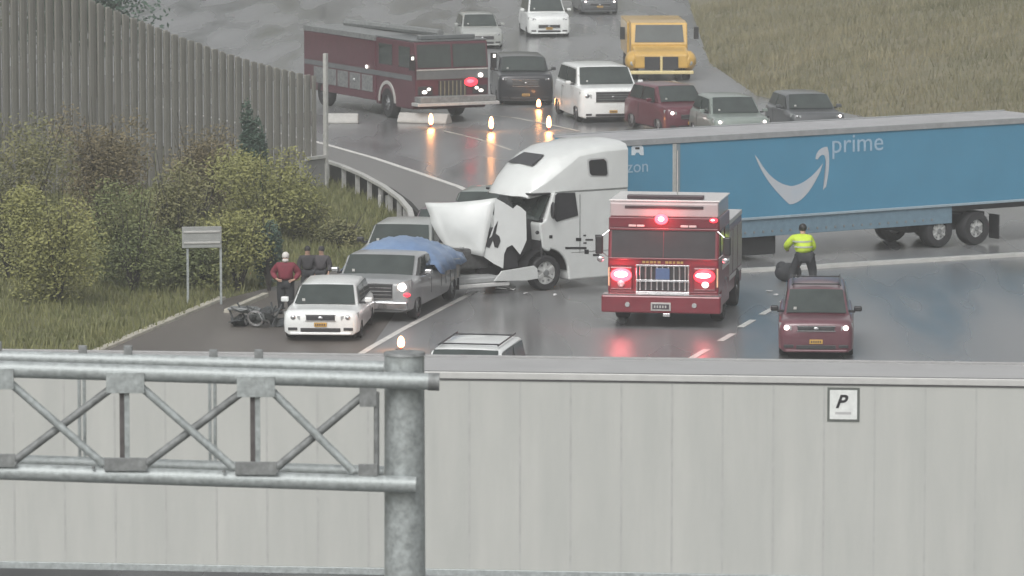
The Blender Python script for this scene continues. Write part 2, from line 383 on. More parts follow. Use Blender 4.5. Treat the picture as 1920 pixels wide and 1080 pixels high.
# ------------------------------------------------------------------ railing above the slope
RL = thing('bridge_railing', 'grey railing with close upright balusters along the curved upper road edge', 'railing')
rp_ = [P(x, y, .72) for x, y in ((520, 272), (560, 283), (600, 297), (640, 310), (680, 327), (720, 349), (750, 371), (768, 392), (774, 415))]
strip_box('top_rail', rp_, .2, .66, .75, PALE, RL)
def off_path(pts, k):
    out = []
    for i, p in enumerate(pts):
        d = (pts[min(len(pts)-1, i+1)]-pts[max(0, i-1)]).normalized(); n = Vector((-d.y, d.x, 0)); n = n if n.x > 0 else -n; out.append(p+n*k)
    return out
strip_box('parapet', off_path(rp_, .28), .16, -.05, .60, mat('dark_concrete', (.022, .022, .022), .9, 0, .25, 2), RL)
bal = MB().box(-.07, .07, -.05, .05, 0, .62).build('baluster', mat('baluster_steel', (.36, .36, .35), .6, .1, .2, 5), RL)
seg = [(b-a).length for a, b in zip(rp_, rp_[1:])]; tot = sum(seg); s = 0; n = 0
while s < tot:
    r = s
    for a, b, L_ in zip(rp_, rp_[1:], seg):
        if r <= L_: break
        r -= L_
    p = a+(b-a)*(r/L_); o = bal if n == 0 else instance(bal, RL)
    o.location = (p.x, p.y, .05); s += 2.0; n += 1
# concrete footings at the foot of the slope near the railing's end
for k, (x, y) in enumerate(((712, 392), (726, 393))):
    p = P(x, y); tag(box('marker_post', PALE, None, -.05, .05, -.05, .05, 0, .42), ('left' if k == 0 else 'right')+' one of two short pale marker posts below the railing', 'post', 'marker posts below the railing').location = (p.x, p.y, 0)

# ------------------------------------------------------------------ blank sign (seen from behind)
sp = P(380, 572); sp.z = max(0, zl(sp.x, sp.y))
t = thing('road_sign', 'small blank grey sign seen from behind on two thin posts', 'sign', sp, R(8))
box('panel', mat('sign_back', (.30, .31, .30), .55, .2, .1, 5), t, -.5, .48, -.02, .02, 1.42, 1.95)
for x in (-.36, .46): box('post', STEEL, t, x-.03, x+.03, .02, .07, 0, 1.5)
for z in (1.55, 1.82): box('brace', PALE, t, -.46, .44, -.045, -.02, z-.025, z+.025)

# ================================================================== VEHICLES
def rootat(name, label, cat, px, py, a, group=None):
    """Empty on the road under the middle of the front bumper; local +X is forward."""
    p = P(px, py); return thing(name, label, cat, (p.x, p.y, .004), R(-90+a), group)
TY = {}
def wheel(root, x, y, r, w=.24, rim=RIM, k=.62, side=None):
    key = (round(r, 3), w, rim.name, k)
    side = side or (1 if y > 0 else -1)
    if key not in TY:
        m = MB(); n = 24; prof = [(r*k, -w/2), (r*.93, -w/2), (r, -w*.36), (r, w*.36), (r*.93, w/2), (r*k, w/2)]
        m.loft([[Vector((q*math.cos(2*math.pi*i/n), s, q*math.sin(2*math.pi*i/n))) for q, s in prof] for i in range(n+1)], True, False)
        rm = MB(); rr = r*k
        rm.tube((0, -w*.42, 0), (0, w*.30, 0), rr*1.01, rr*1.01, 24)
        for i in range(6):
            a = i*math.pi/3; M = Matrix.Rotation(a, 4, 'Y'); rm.box(-rr*.12, rr*.12, w*.30, w*.40, rr*.2, rr*.95, M)
        rm.tube((0, w*.3, 0), (0, w*.46, 0), rr*.26, rr*.2, 12)
        TY[key] = (m, rm)
        t = m.build('wheel', RUB, root, True); q = rm.build('rim', rim, t, False); TY[key] = (t, q)
        if rim.name == 'white_rim':
            hb = MB().tube((0, w*.46, 0), (0, w*.50, 0), rr*.30, rr*.26, 14)
            for i in range(8):
                a = i*math.pi/4+.3; hb.tube((math.cos(a)*rr*.72, w*.26, math.sin(a)*rr*.72), (math.cos(a)*rr*.72, w*.34, math.sin(a)*rr*.72), rr*.11, rr*.11, 8)
            TY[key] = (t, q, hb.build('hub', STEELD, t))
    else:
        t0, q0, *h0 = TY[key]; t = instance(t0, root); q = instance(q0, t); [instance(h, t) for h in h0]
    t.location = (x, y, r); t.rotation_euler = (0, 0, 0 if side > 0 else math.pi)
    return t
def shell(L, W, zt_tab, wheels, r, zc=.16, zfront=.2):
    """lower body: rings along the length with raised wheel arches; d = distance behind the front."""
    ds = set([0, .04, .1, .2, .35, L-.3, L-.12, L-.03, L]); d = 0
    while d < L: ds.add(round(d, 2)); d += .25
    for wx in wheels:
        for k in range(-6, 7): ds.add(round(wx+k*r*1.15/6, 3))
    ds = sorted(x for x in ds if 0 <= x <= L); rings = []
    for d in ds:
        wf = lerp([(0, .86), (.04, .92), (.12, .965), (.3, .99), (.6, 1), (L-.5, 1), (L-.12, .96), (L-.03, .92), (L, .86)], d)*W/2
        zt = lerp(zt_tab, d); zb = zc+(.10 if d < .03 or d > L-.02 else 0)
        for wx in wheels:
            q = abs(d-wx)/(r*1.15)
            if q < 1: zb = max(zb, r*.75+math.sqrt(1-q*q)*r*.52)
        zb = min(zb, zt-.12); h = zt-zb
        half = [(wf*.9, zb), (wf*.985, zb+min(.06, h*.2)), (wf, zb+h*.45), (wf*.985, zb+h*.75), (wf*.95, zt-.045), (wf*.87, zt), (wf*.45, zt+.018), (0, zt+.024)]
        ring = [Vector((-d, y, z)) for y, z in half]+[Vector((-d, -y, z)) for y, z in reversed(half[:-1])]
        rings.append(ring)
    return MB().loft(rings)
def cabin(belt, W, H, cowl, wst, rr, rb, wb=.86, wt=.70):
    """roof and pillars: from the cowl up the windscreen, over the roof, down the rear."""
    tab = [(cowl, belt-.01), (wst, H-.02), (wst+.25, H), (rr-.2, H-.005), (rr, H-.03), (rb, belt)]
    rings = []
    ds = sorted(set([cowl, (cowl+wst)/2, wst, wst+.12, wst+.3, (wst+rr)/2, rr-.2, rr, (rr+rb)/2, rb]))
    for d in ds:
        z = lerp(tab, d); u = (z-belt)/(H-belt) if H > belt else 0; u = max(0, min(1, u)); w0 = W/2*wb; w1 = W/2*(wb+(wt-wb)*u)
        rings.append([Vector((-d, y, q)) for y, q in ((w0, belt-.06), (w1+.01, max(belt-.05, z-.06)), (w1*.93, z-.012), (w1*.5, z+.012), (0, z+.02), (-w1*.5, z+.012), (-w1*.93, z-.012), (-w1-.01, max(belt-.05, z-.06)), (-w0, belt-.06))])
    return MB().loft(rings)
def glass_front(belt, W, H, cowl, wst, wb=.86, wt=.70, fwd=.016, up=.012):
    rings = []
    for k in range(5):
        u = .05+.89*k/4; d = cowl+(wst-cowl)*u; z = belt+(H-belt)*u; w = W/2*(wb+(wt-wb)*u)*.93
        rings.append([Vector((-d+fwd+.03*(1-(y*y))*(1-.5*u), y*w, z+up+.012*(1-y*y))) for y in (-1, -.66, -.33, 0, .33, .66, 1)])
    return MB().loft(rings, False, False)
def side_glass(belt, W, H, pts, side, wb=.86, wt=.70):
    vs = []
    for d, u in pts:
        w = W/2*(wb+(wt-wb)*u)+.022; vs.append(Vector((-d, side*w, belt+(H-belt)*u)))
    return MB().prism(vs, (0, side*.012, 0))
def car(name, label, cat, px, py, a, L, W, H, belt, body, hood=None, nose=None, cowl=1.1, wst=1.75, rr=None, rb=None, tail=None, r=.32, wt=.72, group=None,
        lit=None, grille=(.5, .12, .5), style='car', roofrails=False, glass=None, plate=True, zc=.16, rim=RIM, lampw=.3, lampz=None, lamph=.12, mirror=None, gmat=None):
    t = rootat(name, label, cat, px, py, a, group)
    hood = hood or belt-.03; nose = nose or hood-.14; rr = rr or L-.5; rb = rb or L-.15; tail = tail or belt; glass = glass or GLASS
    wx = [.82, L-.85]
    zt = [(0, nose-.1), (.06, nose-.03), (.16, nose+.01), (cowl*.6, hood-.02), (cowl, hood), (cowl+.4, belt), (L-.2, tail), (L-.05, tail-.04), (L, tail-.12)]
    shell(L, W, zt, wx, r, zc).build('body', body, t, True)
    cabin(belt, W, H, cowl, wst, rr, rb, .86, wt).build('roof', body, t, True)
    glass_front(belt, W, H, cowl, wst, .86, wt).build('windshield', glass, t, True)
    # rear window
    rg = MB(); w0 = W/2*.78; w1 = W/2*wt*.86
    rg.prism([(-rr-.01, w1, H-.06), (-rr-.01, -w1, H-.06), (-rb+(rb-rr)*.15-.02, -w0, belt+.08), (-rb+(rb-rr)*.15-.02, w0, belt+.08)], (-.02, 0, .012)); rg.build('rear_window', glass, t)
    mid = (wst+rr)/2
    for sd_ in (-1, 1):
        side_glass(belt, W, H, [(cowl+.42, .08), (wst+.12, .84), (mid-.06, .86), (mid-.06, .08)], sd_, .86, wt).build('side_window', glass, t)
        side_glass(belt, W, H, [(mid+.04, .08), (mid+.04, .86), (rr-.12, .84), (min(rb-.1, rr+.1), .1)], sd_, .86, wt).build('side_window', glass, t)
        box('door_handle', BLK if style == 'suv' else body, t, -mid+.05, -mid+.22, sd_*(W/2-.005)-.012, sd_*(W/2-.005)+.02, belt-.14, belt-.11)
        # mirror
        m = MB().box(-.07, .07, sd_*(W/2+.0), sd_*(W/2+.18), belt+.03, belt+.15)
        mo = m.build('mirror', mirror or body, t, bevel=.03); mo.location = (-(cowl+.42), 0, 0)
        MB().box(-.03, .03, sd_*(W/2-.13), sd_*(W/2+.03), belt+.0, belt+.05).build('mirror_arm', BLK, mo).location = (0, 0, 0)
        # headlight wraps the corner
        lz = lampz or nose-.16; y1 = W/2*.93; y0 = y1-lampw
        hm = MB().prism([(-.16, sd_*(y1+.03), lz), (-.16, sd_*(y1+.03), lz+lamph+.03), (.012, sd_*y0, lz+lamph*.75), (.012, sd_*y0, lz+.02), ], (.0, 0, 0.001))
        hm = MB().loft([[Vector((x+dx, sd_*y, z)) for x, y, z in ((-.20, y1+.035, lz+lamph*.3), (-.20, y1+.035, lz+lamph+.03), (-.03, y1-lampw*.4, lz+lamph), (.014, y0, lz+lamph*.72), (.014, y0, lz+.02), (-.03, y1-lampw*.4, lz))] for dx in (0, -.08)])
        lo = hm.build('headlight', LENS, t)
        MB().ball((.0, sd_*(y0+lampw*.45), lz+lamph*.5), .035, lamph*.42, lamph*.38).build('bulb', (GWH if lit and lit in ('both', 'left' if sd_ > 0 else 'right') else CHR), lo, True)
        box('fog_lamp', DRK, t, -.05, .012, sd_*(W/2*.72)-.11, sd_*(W/2*.72)+.11, zc+.1, zc+.17)
    gw, gh, gz = grille
    gz = gz if gz else nose-.2
    go = MB().box(-.06, .018, -gw, gw, gz-gh/2, gz+gh/2).build('grille', gmat or DRK, t, bevel=.02)
    fr = MB()
    fr.box(.01, .026, -gw-.015, gw+.015, gz+gh/2, gz+gh/2+.018); fr.box(.01, .026, -gw-.015, gw+.015, gz-gh/2-.018, gz-gh/2)
    fr.build('chrome_trim', CHR, go)
    if gh > .15:
        for k in range(1, 4): box('grille_bar', CHR if style == 'pickup' else STEELD, go, .018, .03, -gw*.97, gw*.97, gz-gh/2+gh*k/4-.008, gz-gh/2+gh*k/4+.008, 0)
    MB().ball((.028, 0, gz), .012, .06, .035).build('badge', CHR, go, True)
    box('intake', DRK, t, -.05, .012, -W*.26, W*.26, zc+.07, zc+.13+.03)
    if plate:
        po = box('license_plate', PLATE, t, .012, .03, -.15, .15, zc+.19, zc+.29)
        for k in range(6): box('plate_letter', PDARK, po, .03, .034, -.115+k*.04, -.115+k*.04+.022, zc+.215, zc+.265, 0)
    box('bumper', BLK if style == 'suv' else body, t, -.1, .03, -W*.40, W*.40, zc-.0, zc+.06, .02)
    for sd_ in (-1, 1):
        for x in wx: wheel(t, -x, sd_*(W/2-.13), r, .22, rim)
    for y in (-.28, .18):
        MB().tube((-cowl-.06, y*W, belt+.035), (-cowl-(wst-cowl)*.5, (y-.12)*W, belt+(H-belt)*.5+.045), .008, .006, 5).build('wiper', BLK, t)
    if roofrails:
        for sd_ in (-1, 1): MB().tube((-wst-.2, sd_*W/2*wt*.86, H+.05), (-rr+.1, sd_*W/2*wt*.86, H+.05), .018, .018, 6).build('roof_rail', BLK, t)
        for d in (wst+.35, rr-.45): MB().box(-d-.03, -d+.03, -W/2*wt*.86, W/2*wt*.86, H+.045, H+.07).build('roof_bar', BLK, t)
    MB().ball((-wst+.02, 0, belt+(H-belt)*.80), .03, .075, .035).build('rear_view_mirror', LENS, t, True)
    zz_ = .16; dd_ = cowl+(wst-cowl)*zz_; box('windscreen_sticker', PALE, t, -dd_+.03, -dd_+.045, -W*.30, -W*.30+.07, belt+(H-belt)*zz_+.02, belt+(H-belt)*zz_+.08, 0)
    for sd_ in (-1, 1): MB().box(-mid-.008, -mid+.008, sd_*W/2-.002, sd_*W/2+.006, zc+.25, belt-.1).build('door_seam', BLK, t)
    MB().box(-cowl*.9, -.2, -W*.37, -W*.365, (hood+nose)/2, (hood+nose)/2+.05).build('hood_seam', STEELD, t) if False else None
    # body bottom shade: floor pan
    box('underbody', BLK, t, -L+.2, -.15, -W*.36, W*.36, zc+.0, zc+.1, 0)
    return t
WP = paint('white_paint', (.72, .74, .73)); SILV = paint('pale_silver_paint', (.27, .28, .285)); MAR = paint('dark_maroon_paint', (.10, .022, .034), .15)
MAR2 = paint('dusty_maroon_paint', (.12, .045, .058), .15); BK = paint('black_paint', (.028, .03, .034)); GRN = paint('grey_green_paint', (.20, .235, .215)); SIL2 = paint('silver_grey_paint', (.33, .345, .33))
PUR = paint('plum_paint', (.13, .075, .10)); DGY = paint('charcoal_paint', (.07, .075, .08))

car('parked_sedan', 'small white sedan with a dark oval grille in the lower left of the road', 'car', 601, 641, -4, 4.1, 1.80, 1.17, .74, WP, cowl=.95, wst=1.6, nose=.70, hood=.73, r=.29, grille=(.34, .12, .56), lampw=.36, lampz=.49, lamph=.15)
car('queued_sedan', 'silver sedan with a pale roof edge right behind the blue tarp', 'car', 735, 524, -8, 4.2, 2.0, 1.27, .78, SIL2, wt=.74, group='cars queued behind the crash', mirror=BLK)
car('queued_sedan', 'plum coloured car mostly hidden between the railing end and the torn truck hood', 'car', 812, 492, -8, 4.2, 1.75, 1.27, .78, PUR, group='cars queued behind the crash')
car('queued_sedan', 'grey green car whose roof shows between the torn hood and the road line', 'car', 884, 452, -8, 4.2, 1.65, 1.22, .76, GRN, group='cars queued behind the crash')
car('parked_crossover', 'maroon crossover with lit headlights and silver roof rails in the lower right', 'crossover', 1530, 674, -3.5, 4.2, 1.72, 1.46, .93, MAR2, nose=.86, hood=.92, cowl=.75, wst=1.35, wt=.74, r=.30, lit='both', grille=(.42, .09, .70), roofrails=True, lampw=.24, lampz=.64, lamph=.15, mirror=BLK)
car('parked_suv', 'large white suv with a wide dark grille in the far queue', 'suv', 1150, 230, 11, 5.0, 2.5, 1.92, 1.27, WP, nose=1.22, hood=1.28, cowl=1.15, wst=1.8, rr=4.6, rb=4.95, wt=.76, r=.40, style='suv', grille=(.64, .34, .93), lampw=.36, lampz=.86, lamph=.22, gmat=DRK, group='cars in the far queue')
car('parked_suv', 'black pickup like suv between the dark fire truck and the white suv', 'suv', 986, 198, 4, 4.9, 2.15, 1.75, 1.2, BK, nose=1.15, hood=1.2, wt=.76, rr=4.4, rb=4.8, r=.38, style='suv', grille=(.5, .22, .85), group='cars in the far queue', lampw=.26, lampz=.93)
car('parked_sedan', 'maroon car with bright headlights angled in front of the yellow truck', 'car', 1297, 252, 20, 4.2, 1.98, 1.62, 1.05, MAR, nose=.95, hood=1.03, cowl=.95, wst=1.55, wt=.72, r=.36, lit='both', grille=(.4, .12, .62), lampw=.34, lampz=.68, lamph=.16, group='cars in the far queue')
car('parked_sedan', 'pale green grey sedan with lit headlights peeking over the blue trailer roof', 'car', 1392, 270, 10, 4.3, 2.05, 1.50, .95, GRN, nose=.88, hood=.94, cowl=1.0, wst=1.7, wt=.72, r=.33, lit='both', lampw=.32, lampz=.68, lamph=.14, group='cars in the far queue')
car('parked_sedan', 'charcoal sedan with a lit headlight furthest right behind the blue trailer', 'car', 1535, 258, 10, 4.3, 2.0, 1.40, .9, DGY, nose=.84, hood=.88, wt=.72, r=.33, lit='left', group='cars in the far queue', lampw=.3)
car('parked_suv', 'white suv with black roof bars just behind the roof of the nearest white trailer', 'suv', 850, 795, -10, 4.3, 1.82, 1.36, .86, WP, cowl=.9, wst=1.5, wt=.80, rr=3.9, rb=4.2, r=.32, roofrails=True)
# more of the queue beyond the crop of the photograph's top
car('queued_car', 'silver car in the distance left of the black suv', 'car', 905, 92, 6, 4.3, 1.9, 1.45, .92, SIL2, group='cars in the distance')
car('queued_car', 'white van like car in the distance above the black suv', 'car', 1030, 70, 6, 4.5, 2.0, 1.75, 1.1, WP, group='cars in the distance', rr=4.2, rb=4.4)
car('queued_car', 'charcoal car in the distance right above the white suv', 'car', 1125, 28, 6, 4.3, 1.9, 1.45, .92, DGY, group='cars in the distance', lit='both')

# ------------------------------------------------------------------ pickup with tarp
t = car('pickup_truck', 'pale silver pickup with blue tarp over its load and a lit left headlight', 'pickup truck', 689, 603, -12, 5.5, 2.16, 1.46, .98, SILV, nose=.98, hood=1.02, cowl=1.05, wst=1.6, rr=2.75, rb=3.05, wt=.80, r=.37, zc=.24,
        style='pickup', grille=(.62, .34, .74), lampw=.27, lampz=.72, lamph=.26, lit='left', plate=False, mirror=CHR)
box('front_bumper', CHR, t, -.12, .10, -1.0, 1.0, .30, .50, .03)
box('load_bed', mat('beige_side', (.42, .40, .36), .6, 0, .12, 3), t, -5.45, -3.15, -1.07, 1.07, .5, 1.02, .03)
for k in range(5): box('bed_rib', STEELD, t, -3.3-.5*k, -3.26-.5*k, 1.07, 1.09, .52, 1.0, 0)
box('wheel_flap', BLK, t, -5.2, -5.16, .85, 1.1, .2, .5)
rings = []; rnd = random.Random(3)
TARP = mat('blue_tarp', (.12, .19, .33), .35, 0, .2, 2.2, .5, 6, col2=(.19, .28, .43))
for i in range(15):
    d = 2.62+i*.205; u = i/14; hgt = 1.10+.52*math.sin(min(1, u*2.4+.22)*math.pi/2)*(1-.55*max(0, u-.55)/.45); ring = []
    for j in range(19):
        v = j/18*2-1; y = -.05+v*1.28+.04*math.sin(i*2.1+j); zz = 1.0+(hgt-1.0)*(1-abs(v)**2.6)+.035*math.sin(j*1.9+i*1.3)+.02*rnd.random()-(.12 if abs(v) > .98 else 0)
        ring.append(Vector((-d+.04*math.sin(j*1.7), y, zz)))
    rings.append(ring)
MB().loft(rings, False, False).build('tarp', TARP, t, True, solid=.02)
MB().tube((-3.1, -1.3, 1.04), (-4.5, 1.3, 1.06), .012, .012, 5).build('strap', STEELD, t)
MB().ball((-.02, 1.06*.93-.02, .66), .04, .10, .05).build('turn_signal', GREDS, t, True)

# ------------------------------------------------------------------ the red fire engine in front
FR = paint('fire_red', (.175, .020, .032), .15); FRD = paint('fire_red_dark', (.13, .022, .032), .15); FW = paint('cab_roof_white', (.66, .64, .63)); FPK = paint('cab_crown_grey', (.40, .335, .335), .1)
t = rootat('fire_engine', 'red fire engine facing the camera with red beacons lit and white roof', 'fire engine', 1243, 612, -9)
W2 = 1.33
cabp = [(0, .78), (0, 1.58), (-.10, 2.34), (-.10, 2.60), (-2.3, 2.60), (-2.3, .4), (-.6, .4), (-.6, .78)]
MB().prism([(x, -W2, z) for x, z in cabp], (0, 2*W2, 0)).build('cab', FR, t, bevel=.05)
crown = [(-.13, 2.604), (-.16, 2.93), (-.22, 2.96), (-2.28, 2.96), (-2.28, 2.604)]
MB().prism([(x, -W2+.03, z) for x, z in crown], (0, 2*W2-.06, 0)).build('cab_crown', FPK, t, bevel=.03)
box('roof', FW, t, -2.3, -.2, -W2+.0, W2-.0, 2.965, 3.0, .012)
MB().box(-5.5, -2.34, -W2+.06, W2-.06, .5, 2.15).build('body', FRD, t, bevel=.03)
box('body_top', mat('hose_bed_grey', (.42, .42, .42), .5), t, -5.5, -2.34, -W2+.05, W2-.05, 2.155, 2.28, .02)
for k in range(3):
    for sd_ in (-1, 1):
        y = W2-.06 if sd_ > 0 else -W2+.04
        ro = box('roller_shutter', mat('shutter_grey', (.26, .24, .24), .45, .3), t, -3.3-k*1.05, -2.45-k*1.05, y, y+.02, .95, 2.0)
for sd_ in (-1, 1):
    y = W2+.002 if sd_ > 0 else -W2-.014
    box('side_stripe', FW, t, -5.45, -2.4, y-sd_*.06, y+.012-sd_*.06, .80, .9, 0); box('cab_stripe', FW, t, -2.25, -.75, y, y+.012, 1.30, 1.42, 0)
    box('side_window', DGLASS, t, -.95, -.30, y+.001, y+.014, 1.66, 2.28, .03); box('side_window', DGLASS, t, -2.1, -1.2, y+.001, y+.014, 1.66, 2.28, .03)
    box('door_handle', CHR, t, -1.1, -.95, y, y+.04, 1.5, 1.54)
    MB().box(-.02, .10, sd_*1.44, sd_*1.62, 1.72, 2.16).build('mirror', BLK, t, bevel=.03)
    MB().tube((-.05, sd_*1.30, 2.28), (.02, sd_*1.52, 2.1), .016, .016, 6).build('mirror_arm', CHR, t)
    MB().tube((-.05, sd_*1.30, 1.62), (.02, sd_*1.52, 1.8), .016, .016, 6).build('mirror_arm', CHR, t)
    MB().ball((.05, sd_*1.50, 1.60), .05, .09, .08).build('round_mirror', CHR, t, True)
    for x in (-1.45, -4.4): wheel(t, x, sd_*(W2-.18), .47, .30, CHR, .55)
    MB().loft([[Vector((-1.45+math.cos(a)*q, sd_*(W2+.0), .47+math.sin(a)*q)) for a in [math.pi*k/12 for k in range(13)]] for q in (.52, .60)], False, False).build('arch_trim', CHR, t, solid=.02)
for y0, y1 in ((-1.24, -.008), (.008, 1.24)):
    MB().loft([[Vector((-.004-.10*u, y0+(y1-y0)*v, 1.64+.64*u)) + Vector((.02, 0, 0)) for v in (0, .5, 1)] for u in (0, .5, 1)], False, False).build('windshield', DGLASS, t, True)
box('windshield_frame', FRD, t, -.04, .03, -1.30, 1.30, 1.585, 1.635); box('windshield_frame', FRD, t, -.10, -.04, -1.30, 1.30, 2.29, 2.34)
# brow: red band with lamps
box('brow', FRD, t, -.12, -.06, -1.30, 1.30, 2.345, 2.59)
for y in (-.75, -.55, .50, .70): box('marker_lamp', mat('pale_lens', (.6, .5, .48), .3), t, -.06, -.02, y-.09, y+.09, 2.37, 2.42, .01)
bb = MB().ball((-.02, -.05, 2.56), .06, .17, .13).build('beacon', GRED, t, True); MB().ball((.03, -.05, 2.57), .03, .07, .05).build('beacon_core', GHOT, bb, True)
bb = MB().ball((-.04, 1.20, 2.55), .05, .10, .06).build('beacon', GREDS, t, True); MB().ball((.0, 1.18, 2.56), .02, .045, .02).build('beacon_core', GWH, bb, True)
box('light_bar', mat('dark_bar', (.05, .03, .035), .4), t, -.55, -.35, -.92, .92, 3.005, 3.10, .02)
box('vent_slot', mat('dark_bar', (.05, .03, .035), .4), t, -.16, -.12, -.94, .94, 2.80, 2.87, .01)
# lower front
box('bumper', FR, t, .0, .42, -1.43, 1.43, .36, .78, .04)
box('bumper_step', CHR, t, .01, .40, -1.40, 1.40, .785, .80, 0)
gr = box('grille', DRK, t, .0, .05, -.60, .60, .86, 1.44)
for k in range(9):
    y = -.54+k*.135; box('grille_bar', CHR, gr, .05, .09, y-.02, y+.02, .88, 1.43, .005)
for y in (-.64, .60): box('grille_frame', CHR, t, .0, .10, y, y+.04, .80, 1.48)
for z in (.80, 1.44, 1.08): box('grille_frame', CHR, t, .092, .11, -.64, .64, z, z+.04, .005)
box('emblem', mat('blue_emblem', (.07, .13, .25), .5), gr, .09, .115, -.17, .17, 1.13, 1.40, .03)
for k in range(5):
    a = 2*math.pi*k/5+math.pi/2
gold = mat('gold_leaf', (.50, .34, .12), .4, .4)
for k, w in enumerate((.07, .06, .07, .05, .07, .0, .07, .06, .05, .07, .06)):
    if w: box('gold_letter', gold, t, .0, .012, -.50+k*.092, -.50+k*.092+w, 1.505, 1.56, 0)
for sd_ in (-1, 1):
    ho = box('headlight', FRD, t, .0, .07, sd_*1.0-.27, sd_*1.0+.27, .88, 1.42, .03)
    MB().ball((.07, sd_*1.0, 1.22), .05, .27, .17).build('warning_lamp', GRED if sd_ < 0 else GREDS, ho, True)
    if sd_ < 0: MB().ball((.10, -1.0, 1.24), .03, .17, .08).build('lamp_core', GHOT, ho, True)
    else: MB().ball((.09, .98, 1.24), .05, .20, .07).build('lamp_core', GWH, ho, True); MB().ball((.08, 1.02, 1.02), .05, .09, .08).build('bulb', GWHS, ho, True)
    if sd_ < 0: MB().ball((.08, -1.0, 1.02), .05, .09, .09).build('bulb', LENS, ho, True)
    MB().tube((.42, sd_*.80, .56), (.45, sd_*.80, .56), .06, .055, 12).build('fog_lamp', LENS, t)
    box('corner_lamp', mat('corner_lens', (.75, .55, .35), .3), t, -.03, .02, sd_*1.30-.02, sd_*1.30+.02, .95, 1.4)
po = box('name_board', PALE, t, .42, .44, -.24, .24, .42, .62)
pi_ = box('dark_plate', PDARK, po, .44, .45, -.20, .20, .46, .58, 0)
for k in range(5): box('plate_letter', PALE, po, .45, .454, -.16+k*.065, -.16+k*.065+.035, .49, .55, 0)
box('siren_speaker', CHR, t, .36, .425, .05, .22, .28, .36); box('axle', BLK, t, -1.6, -1.3, -1.0, 1.0, .38, .5); box('chassis', BLK, t, -5.3, -.3, -.55, .55, .42, .62)
MB().tube((-.7, .25, 3.0), (-.7, .25, 4.15), .018, .012, 6).build('antenna', PALE, t)
# its lit lamps throw red light
def lamp(name, label, loc, col, e, size=.1):
    l = bpy.data.lights.new(name, 'POINT'); o = bpy.data.objects.new(name, l); COL.objects.link(o); l.energy = e; l.color = col; l.shadow_soft_size = size
    o.location = loc; return o
for nm, y, z, e in (('beacon_light', -.05, 2.56, 26), ('headlamp_light', -1.0, 1.24, 30), ('headlamp_light', 1.0, 1.2, 14)):
    o = lamp(nm, '', (.28, y, z), (1, .08, .10), e); o.parent = t

# ------------------------------------------------------------------ dark maroon fire truck in the distance
FM = paint('deep_maroon', (.085, .02, .032), .2); FG = paint('band_grey', (.12, .13, .135), .15)
t = rootat('fire_truck', 'dark maroon fire truck turned sideways across the far road', 'fire truck', 848, 228, 25)
W2 = 1.45
MB().prism([(x, -W2, z) for x, z in [(0, .75), (0, 1.92), (-.12, 2.9), (-3.6, 2.9), (-3.6, .45), (-3.3, .45), (-3.2, .8), (-1.9, .8), (-1.8, .45), (-.3, .45)]], (0, 2*W2, 0)).build('cab', FM, t, bevel=.05)
box('roof', FG, t, -3.6, -.13, -W2, W2, 2.905, 2.96)
MB().box(-10.5, -3.66, -W2, W2, .55, 2.75).build('body', FM, t, bevel=.03)
box('body_rail', STEELD, t, -10.5, -3.7, -W2-.02, W2+.02, 2.755, 2.95)
for y0, y1 in ((-1.36, -.04), (.04, 1.36)):
    MB().loft([[Vector((.018-.005-.11*u, y0+(y1-y0)*v, 1.98+.82*u)) for v in (0, 1)] for u in (0, 1)], False, False).build('windshield', GLASS, t)
box('front_band', FG, t, .0, .02, -1.42, 1.42, 1.55, 1.90); box('chrome_strip', PALE, t, .02, .035, -1.42, 1.42, 1.87, 1.92)
gr = box('grille', DRK, t, 0, .04, -.55, .55, .85, 1.5)
for k in range(7): box('grille_bar', mat('brass_grey', (.25, .23, .16), .4, .4), gr, .04, .06, -.5+k*.16, -.46+k*.16, .87, 1.48, 0)
box('bumper', mat('pale_bumper', (.50, .50, .49), .35, .3), t, 0, .6, -1.62, 1.62, .62, .74, .02); box('bumper_lower', STEELD, t, 0, .55, -1.5, 1.5, .74, .95, .02)
for sd_ in (-1, 1):
    ho = box('headlight', DRK, t, 0, .05, sd_*1.08-.28, sd_*1.08+.28, 1.0, 1.3)
    MB().ball((.06, sd_*1.12, 1.1), .04, .10, .06).build('bulb', GWH if sd_ < 0 else GWHS, ho, True); MB().ball((.06, sd_*.95, 1.2), .03, .08, .06).build('bulb', GWHS, ho, True)
    box('mirror', BLK, t, .0, .12, sd_*1.62-.1, sd_*1.62+.1, 1.9, 2.45); box('mirror_lamp', GWHS, t, .12, .14, sd_*1.62-.05, sd_*1.62+.05, 2.28, 2.40)
    y = W2+.002 if sd_ > 0 else -W2-.014
    for x0, x1 in ((-1.5, -.5), (-3.3, -2.1)): box('side_window', GLASS, t, x0, x1, y, y+.012, 1.95, 2.7, .03)
    box('side_stripe', FG, t, -10.4, -.3, y, y+.010, 1.5, 1.68, 0)
    for k in range(5): box('roller_shutter', STEELD, t, -4.9-k*1.15, -3.9-k*1.15, y, y+.02, .85, 1.45)
    for x in (-2.55, -8.6): wheel(t, x, sd_*(W2-.16), .56, .34, CHR, .5)
    MB().loft([[Vector((-2.55+math.cos(a)*q, sd_*(W2+.03), .58+math.sin(a)*q)) for a in [math.pi*k/14 for k in range(15)]] for q in (.66, .78)], False, False).build('fender_trim', PALE, t, solid=.03)
    MB().ball((-4.4, sd_*(W2+.03), 1.75), .10, .04, .07).build('side_lamp', GWHS, t, True); MB().ball((-5.6, sd_*(W2+.03), 1.2), .08, .04, .07).build('side_lamp', LENS, t, True)
bb = MB().ball((.06, .72, 1.42), .05, .28, .16).build('warning_lamp', GREDS, t, True); MB().ball((.10, .68, 1.45), .03, .15, .07).build('lamp_core', GRED, bb, True)
MB().ball((.08, 1.10, 1.66), .04, .09, .08).build('white_lamp', GWH, t, True)
